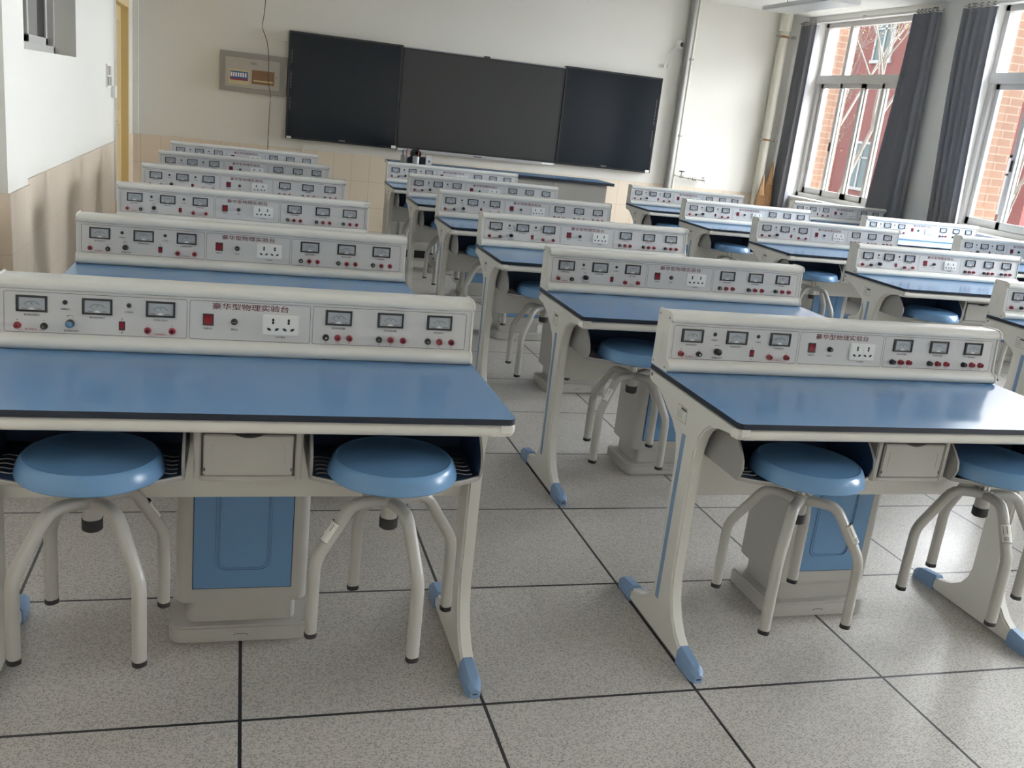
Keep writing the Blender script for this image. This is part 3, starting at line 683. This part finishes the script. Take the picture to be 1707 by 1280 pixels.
def make_stool():
    root = thing('round_stool', 'x', 'stool')
    b = MB()
    b.lathe([(0.0, 0.409), (0.146, 0.409), (0.152, 0.404), (0.1545, 0.407), (0.1540, 0.414), (0.150, 0.428), (0.1445, 0.440), (0.1400, 0.4450), (0.1370, 0.4468), (0.1345, 0.4452), (0.130, 0.4448), (0.07, 0.4478), (0.0, 0.4488)], 'blue_plastic', n=56)
    b.build('seat', root)
    b = MB(); b.lathe([(0.0, 0.400), (0.055, 0.400), (0.055, 0.4085), (0, 0.4085)], 'steel_grey', n=20); b.cyl((0, 0, 0.335), (0, 0, 0.402), 0.014, 'chrome')
    b.cyl((0, 0, 0.289), (0, 0, 0.345), 0.0205, 'steel_grey', n=20)
    pc = b.build('seat_post', root)
    MB().lathe([(0, 0.261), (0.018, 0.261), (0.0225, 0.265), (0.0225, 0.290), (0, 0.290)], 'rubber', n=20).build('post_cap', pc)
    for k in range(4):
        a = k*PI/2; c, s_ = math.cos(a), math.sin(a)
        path = [(0.010, 0.330), (0.040, 0.334), (0.074, 0.335), (0.091, 0.331), (0.104, 0.322), (0.114, 0.309), (0.128, 0.287), (0.166, 0.228), (0.1745, 0.213), (0.1800, 0.198), (0.1825, 0.180), (0.1835, 0.10), (0.184, 0.006)]
        b = MB(); b.tube([(r*c, r*s_, z) for r, z in path], 0.0134, 0.0148, 'steel_grey', n=14, up=(-s_, c, 0.0001), power=2.7)
        lg = b.build('leg', root)
        b = MB(); T = Matrix.Rotation(a, 4, 'Z')
        b.tube([(0.184*c, 0.184*s_, 0.012), (0.184*c, 0.184*s_, 0.0)], 0.0142, 0.0156, 'rubber', n=14, up=(-s_, c, 0.0001)); b.build('leg_tip', lg)
        if k == 0:
            p0 = Vector((0.129, 0, 0.292)); p1 = Vector((0.160, 0, 0.244)); d = (p1-p0).normalized(); out = Vector((-d.z, 0, d.x)); out = -out if out.x < 0 else out
            X = d; Z = out; Y = Z.cross(X); M_ = Matrix((X, Y, Z)).transposed().to_4x4(); M_.translation = (p0+p1)/2+out*0.0146
            T4 = T @ M_; st = MB(); NX, NA = 2, 10
            def wrap(x0, x1, a0, a1, dr_, m):
                vs = []; n_ = 8
                for i in range(n_+1):
                    a = a0+(a1-a0)*i/n_; e = 2/2.7; cs, sn = math.cos(a), math.sin(a)
                    yy_, zz_ = (0.0134+dr_)*math.copysign(abs(sn)**e, sn), (0.0148+dr_)*math.copysign(abs(cs)**e, cs)-0.0146
                    vs += [(x0, yy_, zz_), (x1, yy_, zz_)]
                st.add(vs, [[2*i, 2*i+1, 2*i+3, 2*i+2] for i in range(n_)], m, True, T4)
            wrap(-0.0270, 0.0270, -1.55, 1.55, 0.0004, 'ink'); wrap(-0.0258, 0.0258, -1.45, 1.45, 0.0008, 'sticker')
            for k2 in range(3): wrap(-0.020, 0.006-0.004*k2, -1.0+0.8*k2, -0.88+0.8*k2, 0.0011, 'ink')
            wrap(0.010, 0.0225, -1.0, 0.0, 0.0011, 'plastic_edge')
            st.build('sticker', lg, label='white printed sticker with black bars')
    return root

SX = {0: 0.0, 1: 1.80, 2: 3.53+0.60, 3: 5.295+0.60}
ROWN = ['nearest row', 'second row', 'third row', 'fourth row', 'fifth row', 'last row before the screens']
COLN = ['left column', 'centre column', 'third column', 'window column']
proto = make_bench(); used = False
stool0 = make_stool(); sused = False
LAY = [(0, k) for k in range(6)]+[(1, k) for k in range(6)]+[(2, k) for k in range(1, 6)]+[(3, k) for k in (3, 4, 5)]
ANG = {(0, 0, -1): 38, (0, 0, 1): -164, (1, 0, -1): -43, (1, 0, 1): -103, (1, 1, -1): -150}
SKIP_STOOLS = set()
for ci, ri in LAY:
    o = proto if not used else copy_tree(proto); used = True
    o.location = (SX[ci], 1.2*ri, 0)
    if (ci, ri) != (0, 0):                           # only the nearest left bench shows a blue cap on its knob
        for c_ in o.children_recursive:
            if c_.name.startswith('control_knob'):
                c_.material_slots[1].link = 'OBJECT'; c_.material_slots[1].material = MATS['black_plastic']
    o['label'] = 'blue-topped laboratory bench with a metered power console, %s, %s' % (COLN[ci], ROWN[ri])
    o['group'] = 'blue-topped laboratory benches'
for ci, ri in LAY:
    for sg in (-1, 1):
        if (ci, ri, sg) in SKIP_STOOLS: continue
        o = stool0 if not sused else copy_tree(stool0); sused = True
        a = ANG.get((ci, ri, sg), random.Random(ci*31+ri*7+sg).uniform(15, 75))
        pos = {(0, 0, -1): (-0.333, 0.105), (0, 0, 1): (0.334, 0.098), (1, 0, -1): (-0.328, 0.096), (1, 0, 1): (0.318, 0.125)}.get((ci, ri, sg), (0.333*sg+random.Random(ri+9*ci+sg).uniform(-.012, .012), 0.100))
        o.location = (SX[ci]+pos[0], 1.2*ri+pos[1], 0.1915); o.rotation_euler = (0, 0, math.radians(a))
        o['label'] = 'round blue stool in the %s tray, bench of %s, %s' % ('left' if sg < 0 else 'right', COLN[ci], ROWN[ri])
        o['group'] = 'blue stools hung in the bench trays'

# ------------------------------------------------------------------ front wall fittings
YW = YF
# screens
def board(name, label, x0, x1, z0, z1, dep, m, fr=0.018, cat='screen'):
    r = thing(name, label, cat, ((x0+x1)/2, YW, z0))
    cx = (x0+x1)/2
    b = MB(); y1, y0 = 0.0, -dep
    X0, X1, Z0, Z1 = x0-cx, x1-cx, 0, z1-z0
    b.box(X0, X1, y0+0.004, y1, Z0, Z1, 'screen_frame', bev=0.003)
    b.box(X0, X0+fr, y0, y0+0.006, Z0, Z1, 'screen_frame', bev=0.001); b.box(X1-fr, X1, y0, y0+0.006, Z0, Z1, 'screen_frame', bev=0.001)
    b.box(X0+fr, X1-fr, y0, y0+0.006, Z0, Z0+fr, 'screen_frame', bev=0.001); b.box(X0+fr, X1-fr, y0, y0+0.006, Z1-fr, Z1, 'screen_frame', bev=0.001)
    b.build('frame', r)
    MB().box(X0+fr, X1-fr, y0+0.002, y0+0.005, Z0+fr, Z1-fr, m).build('glass', r)
    return r, X0, X1, y0, Z1
r, X0, X1, yy, Z1 = board('writing_board', 'black glass writing board left of the large screen', 0.412, 1.615, 0.945, 2.045, 0.085, 'screen_glass')
b = MB()
for i, z in enumerate([0.30+0.022*k for k in range(6)]+[0.52+0.02*k for k in range(9)]+[0.78+0.02*k for k in range(7)]): b.box(X0+0.030, X0+0.036, yy, yy+0.003, z, z+0.007+0.004*(i % 2), 'pipe_grey')
b.box(-0.035, 0.035, yy-0.0004, yy+0.002, 0.026, 0.034, 'pipe_grey'); b.build('edge_marks', r)
MB().box(X0+0.01, X0+0.06, yy-0.001, yy+0.001, 0.004, 0.026, 'white_plastic').build('sticker', r)
MB().box(X1-0.055, X1-0.005, yy-0.001, yy+0.001, 0.004, 0.036, 'white_plastic').build('sticker', r)
r, X0, X1, yy, Z1 = board('display_screen', 'wide dark grey display screen in the middle of the three panels', 1.62, 3.485, 0.965, 2.025, 0.080, 'screen_matte', 0.022)
MB().box(X0, X1, yy-0.002, 0.0, -0.034, 0.0, 'silver', bev=0.003).build('silver_rail', r, label='silver rail below the screen'); MB().box(X0, X1, yy-0.001, 0.0, Z1, Z1+0.012, 'silver', bev=0.002).build('silver_rail', r, label='thin silver rail above the screen')
b = MB(); b.box(-0.035, 0.035, yy-0.012, yy+0.03, Z1-0.002, Z1+0.018, 'screen_frame', bev=0.003); b.build('webcam', r)
b = MB(); b.box(-0.05, 0.05, yy-0.003, yy, -0.022, -0.012, 'ink'); b.box(X0+0.02, X0+0.09, yy-0.003, yy, -0.024, -0.008, 'white_plastic'); b.box(X1-0.16, X1-0.02, yy-0.003, yy, -0.022, -0.006, 'white_plastic'); b.build('edge_marks', r)
r, X0, X1, yy, Z1 = board('writing_board', 'black glass writing board right of the large screen', 3.49, 4.690, 0.960, 2.055, 0.085, 'screen_glass')
b = MB()
for i, z in enumerate([0.30+0.02*k for k in range(10)]+[0.56+0.02*k for k in range(15)]): b.box(X1-0.040, X1-0.034, yy, yy+0.003, z, z+0.007+0.004*(i % 2), 'pipe_grey')
b.box(-0.035, 0.035, yy-0.0004, yy+0.002, 0.026, 0.034, 'pipe_grey'); b.build('edge_marks', r)
MB().box(X1-0.06, X1-0.01, yy-0.001, yy+0.001, 0.004, 0.036, 'white_plastic').build('sticker', r)

# distribution box
r = thing('distribution_box', 'grey metal electrical distribution box on the wall left of the boards', 'electrical box', (0.06, YW, 1.37))
b = MB(); b.prism(rounded_rect(-0.34, 0.0, 0.345, 0.40, 0.004, 2), 'y', -0.050, 0.0, 'box_grey', bev=0.003)
b.build('housing', r)
b = MB(); b.box(-0.285, 0.27, -0.056, -0.050, 0.045, 0.345, 'box_door', bev=0.002); b.box(-0.2855, 0.2705, -0.0508, -0.0500, 0.043, 0.347, 'ink')
for x0, x1, z0, z1 in ((-0.03, 0.03, 0.285, 0.312),): b.box(x0, x1, -0.0585, -0.056, z0, z1, 'box_grey', bev=0.001)
dd = b.build('door', r)
b = MB(); b.box(-0.250, -0.045, -0.0580, -0.0560, 0.075, 0.225, 'breaker_yellow'); b.box(-0.235, -0.055, -0.060, -0.058, 0.115, 0.205, 'breaker_blue')
for k in range(7): b.box(-0.230+0.024*k, -0.214+0.024*k, -0.061, -0.060, 0.150, 0.192, 'white_plastic')
b.box(-0.235, -0.055, -0.061, -0.060, 0.118, 0.134, 'red_plastic'); b.build('breaker_window', dd)
b = MB(); b.box(-0.015, 0.215, -0.0580, -0.0560, 0.095, 0.235, 'breaker_brown'); b.box(0.0, 0.20, -0.059, -0.058, 0.120, 0.135, 'breaker_yellow'); b.build('breaker_window', dd)
MB().cyl((0.235, -0.0585, 0.18), (0.235, -0.056, 0.18), 0.006, 'ink', n=10).build('latch', dd)
# hanging wire, junction box with conduit
b = MB(); pts = []
for i in range(40):
    z = 2.965-(2.965-0.80)*i/39; xo = 0.150+0.035*math.exp(-((z-2.0)/0.12)**2)*-1+(0.045 if z < 2.0 else 0)*1+0.035*(z < 1.45)+0.006*math.sin(z*5)
    pts.append((xo+0.01, YW-0.075, z))
sm = [pts[0]]+[tuple((pts[i-1][k]+2*pts[i][k]+pts[i+1][k])/4 for k in range(3)) for i in range(1, 39)]+[pts[-1]]
sm[0] = (sm[0][0], YW-0.075, 2.97); sm[-1] = (sm[-1][0], YW-0.015, 0.80); sm[-2] = (sm[-2][0], YW-0.04, sm[-2][2])
b.tube(sm, 0.004, 0.004, 'ink', n=6); tag(b.build('hanging_cable'), 'thin dark cable hanging down the wall across the grey electrical box', 'cable')
r = thing('junction_box', 'small white junction box with conduit at the corner of the left board', 'electrical box', (0.36, YW, 1.93))
MB().box(-0.045, 0.040, -0.04, 0, 0.0, 0.09, 'wall_paint', bev=0.004).build('box', r); MB().box(-0.012, 0.010, -0.020, 0, -0.155, 0.0, 'wall_paint', bev=0.003).build('conduit', r)
b = MB(); b.box(0.25, 0.60, YW-0.024, YW-0.010, 0.79, 0.81, 'wall_paint', bev=0.003); b.box(0.60, 0.622, YW-0.024, YW-0.010, 0.79, 0.95, 'wall_paint', bev=0.003)
tag(b.build('cable_trunking'), 'white cable trunking running under the left writing board', 'trunking')

# dome camera with loose leads
r = thing('dome_camera', 'small white dome camera with black lens high on the wall', 'camera', (4.865, YW, 2.455))
TY = Matrix.Rotation(PI/2, 4, 'X')
b = MB(); b.lathe([(0, 0), (0.052, 0), (0.052, 0.022), (0.047, 0.030), (0.040, 0.045), (0.024, 0.060), (0, 0.064)], 'white_plastic', n=24, T=TY); b.build('housing', r)
b = MB(); b.lathe([(0, 0.035), (0.027, 0.045), (0.028, 0.060), (0.018, 0.073), (0, 0.077)], 'black_plastic', n=20, T=TY @ Matrix.Rotation(0.25, 4, 'Y') ); b.build('lens', r)
for k, (dx, dz) in enumerate(((-0.10, -0.235), (-0.155, -0.24))):
    b = MB(); b.tube([(-0.03, -0.015, -0.01), (-0.05-0.01*k, -0.02, -0.06), (dx+0.01, -0.02, -0.15), (dx, -0.02, dz)], 0.0035, 0.0035, 'white_plastic', n=8)
    b.box(dx-0.012, dx+0.012, -0.030, -0.010, dz-0.035, dz, 'white_plastic', bev=0.003); b.build('cable_lead', r)
# pipes by the trunking
b = MB(); b.cyl((4.955, YW-0.055, 0), (4.955, YW-0.055, H), 0.040, 'pipe_grey', n=20)
o = tag(b.build('wall_pipe'), 'thick grey vertical pipe on the front wall right of the boards', 'pipe')
b = MB(); b.cyl((5.035, YW-0.035, 0), (5.035, YW-0.035, H), 0.014, 'pipe_cream', n=12)
for z in (0.6, 1.42, 2.3): b.box(5.015, 5.055, YW-0.055, YW-0.010, z, z+0.02, 'plastic_edge', bev=0.002)
tag(b.build('wall_pipe'), 'thin pale vertical pipe beside the thick grey pipe, front wall', 'pipe')
r = thing('water_tap', 'brass and steel water tap with a long branch pipe on the front wall', 'tap', (5.055, YW-0.055, 0.93))
b = MB(); b.cyl((-0.02, 0, 0.04), (0.10, 0, 0.02), 0.011, 'chrome'); b.cyl((0.10, 0, 0.02), (0.36, 0, 0.01), 0.010, 'chrome'); b.cyl((0.16, 0, 0.016), (0.18, 0, 0.016), 0.016, 'chrome'); b.cyl((0.22, 0, 0.014), (0.27, 0, 0.012), 0.019, 'chrome'); b.build('branch_pipe', r)
b = MB(); b.cyl((0.07, 0, 0.02), (0.07, 0, 0.085), 0.010, 'chrome'); b.cyl((0.05, 0, 0.025), (0.09, 0, 0.025), 0.018, 'chrome'); b.cyl((0.035, 0, 0.090), (0.105, 0, 0.090), 0.006, 'black_plastic'); b.cyl((0.07, -0.03, 0.09), (0.07, 0.03, 0.09), 0.006, 'black_plastic'); b.build('valve_handle', r)
b = MB(); b.cyl((0.35, 0, 0.01), (0.39, 0, 0.01), 0.014, 'chrome'); b.cyl((0.37, 0, 0.01), (0.37, 0, 0.045), 0.007, 'chrome'); b.cyl((0.345, 0, 0.045), (0.395, 0, 0.045), 0.005, 'chrome'); b.cyl((0.39, 0, 0.01), (0.405, -0.01, -0.03), 0.008, 'chrome'); b.build('spout', r)
# corner drain pipe
r = thing('drain_pipe', 'wide cream drain pipe in the corner between the screens and windows', 'pipe', (6.16, YW-0.09, 0))
MB().cyl((0, 0, 0), (0, 0, 2.78), 0.055, 'pipe_cream', n=24).build('pipe', r); MB().cyl((0, 0, 2.76), (0, 0, H), 0.072, 'pipe_cream', n=24).build('collar', r)
for z in (1.50, 2.70):
    b = MB(); b.lathe([(0.0555, z-0.012), (0.062, z-0.012), (0.062, z+0.012), (0.0555, z+0.012)], 'straw', n=20); b.cyl((-0.11, -0.01, z), (0.11, -0.065, z), 0.008, 'box_grey', n=8); b.box(0.075, 0.12, -0.09, -0.04, z-0.018, z+0.018, 'box_grey', bev=0.004); b.build('clamp', r)
# brooms in the corner
def broom(x, y, top, lab, tilt):
    r = thing('broom', lab, 'broom', (x, y, 0)); 
    MB().tube([(0, 0, 0.30), (tilt*0.4, 0.01, top*0.7), (tilt, 0.02, top+0.03)], 0.012, 0.012, 'wood_stick', n=8).build('handle', r)
    b = MB(); zs_ = [0.0, 0.15, 0.40, 0.62, 0.80, 0.93, 1.0]
    b.tube([(tilt*q, 0.02*q, top*q) for q in zs_], 0.10, 0.035, 'straw', n=18, up=(0, 1, 0), taper=[1.0, 0.98, 0.90, 0.72, 0.48, 0.28, 0.16], power=2.2)
    for k in range(26):
        a = 2*PI*k/26; b.tube([(0.097*math.cos(a), 0.034*math.sin(a), 0.01), (0.090*math.cos(a)+tilt*0.4, 0.032*math.sin(a)+0.008, top*0.42), (0.050*math.cos(a)+tilt*0.8, 0.018*math.sin(a)+0.016, top*0.80)], 0.004, 0.004, 'straw', n=5)
    b.build('bristles', r)
broom(6.25, 8.68, 1.22, 'tall brown straw broom standing in the corner, the taller of two', 0.02)
broom(6.17, 8.66, 1.05, 'shorter brown broom in the corner beside the cream pipe', -0.01)

# fittings at the end of the left wall
r = thing('wall_switch', 'white wall plate of light switches near the yellow door', 'light switch', (XL, 6.93, 1.30))
MB().box(0, 0.012, -0.13, 0.13, 0, 0.19, 'white_plastic', bev=0.003).build('plate', r)
for k in range(3):
    for j in range(2): MB().box(0.011, 0.016, -0.115+0.08*k, -0.045+0.08*k, 0.015+0.085*j, 0.088+0.085*j, 'pipe_cream' if (k+j) % 2 else 'pipe_grey', bev=0.002).build('switch', r)
r = thing('conduit_box', 'small white switch box with a conduit running down the left wall', 'light switch', (XL, 7.17, 1.215))
MB().box(0, 0.035, -0.05, 0.08, 0, 0.10, 'white_plastic', bev=0.004).build('box', r); MB().box(0.009, 0.028, 0.085, 0.105, -0.9, 1.6, 'white_plastic', bev=0.003).build('conduit', r)

# ------------------------------------------------------------------ teacher's bench and its clutter
r = thing('teacher_bench', 'long teacher bench with blue top and grey panels below the screens', 'desk', (1.33, 7.12, 0))
L = 2.27; D = 0.50
MB().prism(rounded_rect(0, 0, L, D, 0.012, 3), 'z', 0.868, 0.895, 'navy_edge', m2='blue_top', capm='navy_edge').build('worktop', r)
b = MB(); b.box(0.10, L-0.06, 0.05, D-0.03, 0.075, 0.868, 'plastic_grey', bev=0.004); b.box(0.02, 0.10, 0.05, D-0.03, 0.075, 0.868, 'plastic_grey', bev=0.004); b.build('carcass', r)
b = MB()
for x0, x1 in ((0.12, 0.80), (0.815, 1.62), (1.635, L-0.08)): b.box(x0, x1, 0.040, 0.052, 0.10, 0.855, 'plastic_grey', bev=0.003)
b.build('front_panel', r)
MB().box(0.06, L-0.08, 0.08, D-0.05, 0.0, 0.078, 'black_plastic').build('plinth', r)
zt = 0.8955
def pen_cup(x, y, lab, m, pens):
    r = thing('pen_cup', lab, 'pen holder', (x, y, zt)); b = MB(); b.lathe([(0, 0), (0.032, 0), (0.034, 0.07), (0.031, 0.07), (0.029, 0.004), (0, 0.004)], m, n=18); b.build('cup', r)
    for k in range(pens):
        a = k*2.1; MB().cyl((0.012*math.cos(a), 0.012*math.sin(a), 0.006), (0.026*math.cos(a), 0.026*math.sin(a), 0.135-0.02*(k % 2)), 0.0045, ('red_plastic', 'black_plastic', 'knob_blue')[k % 3], n=8).build('pen', r)
pen_cup(1.475, 7.33, 'brown-grey pen cup with a pen standing at the left end of the teacher bench', 'box_grey', 3)
pen_cup(1.585, 7.30, 'dark mesh cup between the pen cup and the white box', 'silver', 2)
r = thing('tape_dispenser', 'dark ring-shaped tape dispenser behind the cups on the teacher bench', 'tape dispenser', (1.60, 7.42, zt))
b = MB(); b.lathe([(0.030, -0.022), (0.052, -0.022), (0.052, 0.022), (0.030, 0.022), (0.030, -0.022)], 'black_plastic', n=24, T=Matrix.Translation((0, 0, 0.085)) @ Matrix.Rotation(PI/2, 4, 'X')); b.build('tape_ring', r)
MB().prism([(-0.10, 0), (0.07, 0), (0.06, 0.05), (0.02, 0.085), (-0.03, 0.075), (-0.09, 0.03)], 'y', -0.026, 0.026, 'black_plastic', bev=0.003).build('base', r)
r = thing('stapler', 'small black stapler beside the white box on the teacher bench', 'stapler', (1.655, 7.35, zt))
MB().prism([(-0.045, 0), (0.035, 0), (0.035, 0.055), (0.02, 0.07), (-0.02, 0.065), (-0.04, 0.03)], 'y', -0.016, 0.016, 'black_plastic', bev=0.003).build('body', r)
r = thing('chalk_box', 'small white box with a grey round mark on the teacher bench', 'box', (1.715, 7.33, zt))
MB().box(-0.028, 0.028, -0.028, 0.028, 0, 0.088, 'white_plastic', bev=0.002).build('carton', r); MB().cyl((0.002, -0.0288, 0.032), (0.002, -0.028, 0.032), 0.014, 'pipe_grey', n=16).build('printed_mark', r)

# ------------------------------------------------------------------ curtains, rods, ceiling lamp
def curtain(name, lab, x, ya0, ya1, yb0, yb1, z1=2.86, z0=0.12, folds=7, amp=0.035, seed=1):
    rnd = random.Random(seed); n = folds*8; rows = 14
    ph = [rnd.uniform(-0.5, 0.5) for _ in range(folds+2)]
    vs = []; fs = []
    for side in (0, 1):
        for j in range(rows+1):
            t_ = j/rows; z = z1+(z0-z1)*t_; e = t_*t_*(3-2*t_)
            y0 = ya0+(yb0-ya0)*e; y1 = ya1+(yb1-ya1)*e
            for i in range(n+1):
                u = i/n; a = u*folds*2*PI+ph[int(u*folds)]*math.sin(u*folds*2*PI/2)*0.6
                am = amp*(0.75+0.25*t_)*(0.8+0.3*math.sin(u*5+seed))
                vs.append((x+am*math.sin(a)+0.004*side, y0+(y1-y0)*(u+0.012*math.sin(2*a)), z))
    W = n+1; o1 = (rows+1)*W
    for j in range(rows):
        for i in range(n):
            a = j*W+i; fs.append([a, a+1, a+W+1, a+W]); fs.append([o1+a, o1+a+W, o1+a+W+1, o1+a+1])
    for i in range(n):
        a = i; fs.append([a, a+1, o1+a+1, o1+a]); a = rows*W+i; fs.append([a, a+1, o1+a+1, o1+a])
    for j in range(rows):
        for c in (0, n): a = j*W+c; fs.append([a, a+W, o1+a+W, o1+a])
    r = thing(name, lab, 'curtain', (0, 0, 0)); b = MB(); b.add(vs, fs, 'curtain', True); b.build('cloth', r)
    k_ = max(4, folds)
    for k in range(k_):
        y = ya0+(ya1-ya0)*(k+0.5)/k_; T = Matrix.Translation((XR-0.11, y, 2.885)) @ Matrix.Rotation(PI/2, 4, 'X')
        MB().lathe([(0.016, -0.003), (0.020, -0.003), (0.020, 0.003), (0.016, 0.003), (0.016, -0.003)], 'chrome', n=12, T=T).build('ring', r)
XC = XR-0.11
curtain('curtain', 'dark grey curtain gathered in the corner left of the far window', XC, 8.52, 8.83, 8.54, 8.84, seed=1, folds=5, amp=0.05)
curtain('curtain', 'dark grey curtain at the right side of the far window', XC, 6.40, 6.74, 6.34, 6.90, seed=2, folds=6, amp=0.055)
curtain('curtain', 'dark grey curtain at the left side of the nearer window', XC, 5.62, 6.03, 5.50, 5.82, seed=3, folds=5, amp=0.055)
for lab, a, b_ in (('curtain rod above the far window', 6.38, 8.86), ('curtain rod above the nearer window, right edge of the picture', 3.5, 6.05)):
    r = thing('curtain_rod', 'pale metal '+lab, 'curtain rod', (XC, a, 2.885)); MB().cyl((0, 0, 0), (0, b_-a, 0), 0.011, 'aluminium', n=12).build('rod', r)
    for k in range(3):
        y = 0.1+(b_-a-0.2)*k/2; MB().box(-0.008, 0.11, y-0.01, y+0.01, 0.008, 0.022, 'aluminium', bev=0.002).box(-0.010, 0.010, y-0.01, y+0.01, -0.016, 0.022, 'aluminium', bev=0.002).build('bracket', r)
r = thing('hanging_lamp', 'grey unlit panel lamp hung from the ceiling near the far window', 'lamp', (4.95, 6.33, 2.70))
b = MB(); b.box(-0.16, 0.16, -0.58, 0.58, 0.0, 0.035, 'lamp_casing', bev=0.006); b.build('lamp_body', r)
MB().box(-0.145, 0.145, -0.565, 0.565, -0.003, 0.001, 'lamp_inner').build('diffuser', r)
for y in (-0.4, 0.4): MB().cyl((0, y, 0.035), (0, y, H-2.70), 0.005, 'aluminium', n=8).build('suspension_rod', r)

# ------------------------------------------------------------------ outside
def pier(y0, y1, lab):
    tag(MB().box(XO, 7.17, y0, y1, -4, 5.0, 'brick_orange').build('brick_pier'), lab, 'brick pier')
pier(8.78, 9.7, 'orange brick pier outside the far window')
pier(5.88, 6.82, 'orange brick pier outside the nearer window')
tag(MB().box(XO, 60, -30, 70, -4.2, -4.0, 'ground').build('ground'), None, None, kind='structure')
r = thing('school_building', 'dark red brick school building with white windows seen through the glass', 'building', (20, 0, -4))
MB().box(0, 6, 19, 60, 0, 11.8, 'brick_red').build('wall', r)
MB().box(-0.25, 6.2, 18.8, 60.2, 11.8, 12.1, 'outside_white').build('roof_edge', r)
MB().box(0, 6, -60, -4, 0, 11.8, 'brick_red').build('wall', r)  # unseen windowless wing, added to cut sky light reaching the near windows
for zz in (1.2, 4.4, 8.5):
    for k in range(18):
        y = 20.3+2.05*k
        wv = MB(); wv.box(-0.08, 0.06, y-0.55, y+0.55, zz-0.1, zz, 'outside_white'); 
        for a, c, d, e in ((y-0.5, y-0.42, zz, zz+1.5), (y+0.42, y+0.5, zz, zz+1.5), (y-0.04, y+0.04, zz, zz+1.5), (y-0.5, y+0.5, zz+1.42, zz+1.5), (y-0.5, y+0.5, zz+0.95, zz+1.0)): wv.box(-0.05, 0.02, a, c, d, e, 'outside_white')
        wo_ = wv.build('window', r); MB().box(-0.02, 0.02, y-0.42, y+0.42, zz, zz+1.42, 'outside_glass').build('pane', wo_)
def tree(x, y, h, lab, leafm, nl, seed, fork=2.0):
    rnd = random.Random(seed); r = thing('tree', lab, 'tree', (x, y, -4)); b = MB(); tips = []
    def branch(p, d, L, rad, dep):
        pts = [p]; dd = d.copy(); q = p.copy()
        for i in range(4):
            dd = (dd+Vector((rnd.uniform(-.18, .18), rnd.uniform(-.18, .18), rnd.uniform(-0.02, .14)))).normalized(); q = q+dd*L/4; pts.append(q.copy())
        b.tube(pts, rad, rad, 'bark', n=6, power=2, taper=[1, .9, .8, .7, .6])
        if dep == 0: tips.extend(pts[1:]); return
        for k in range(3 if dep > 1 else 4):
            st = pts[rnd.choice((2, 3, 4))] if k else pts[4]
            nd = (dd+Vector((rnd.uniform(-1, 1), rnd.uniform(-1, 1), rnd.uniform(0, .7)))*0.75).normalized()
            branch(st, nd, L*rnd.uniform(.55, .75), max(0.007, rad*0.52), dep-1)
    branch(Vector((0, 0, 0)), Vector((0.03, 0.05, 1)), h*0.42, 0.13, 5)
    b.build('trunk', r)
    lf = MB()
    for k in range(nl):
        p = rnd.choice(tips)+Vector((rnd.gauss(0, .18), rnd.gauss(0, .18), rnd.gauss(0, .18))); a = rnd.uniform(0, 6.28); t2 = rnd.uniform(-1, 1); s_ = rnd.uniform(.025, .055)
        u = Vector((math.cos(a), math.sin(a), t2)).normalized(); v = u.cross(Vector((0.3, 0.2, 1))).normalized()
        lf.add([(p+u*s_)[:], (p+v*s_*.6)[:], (p-u*s_)[:], (p-v*s_*.6)[:]], [[0, 1, 2, 3]], leafm)
    o = lf.build('leaves', r); o['kind'] = 'stuff'
tree(12.5, 17.0, 10.0, 'pale-barked tree with sparse yellow-green leaves outside the far window', 'leaf_yellow', 3200, 5)
tree(16.5, 23.5, 11.0, 'bare tree with white branches behind the yellow-leaved one', 'leaf_cream', 1500, 8)
tree(12.5, 11.2, 8.0, 'tree with cream blossom outside the nearer window', 'leaf_cream', 3500, 12)
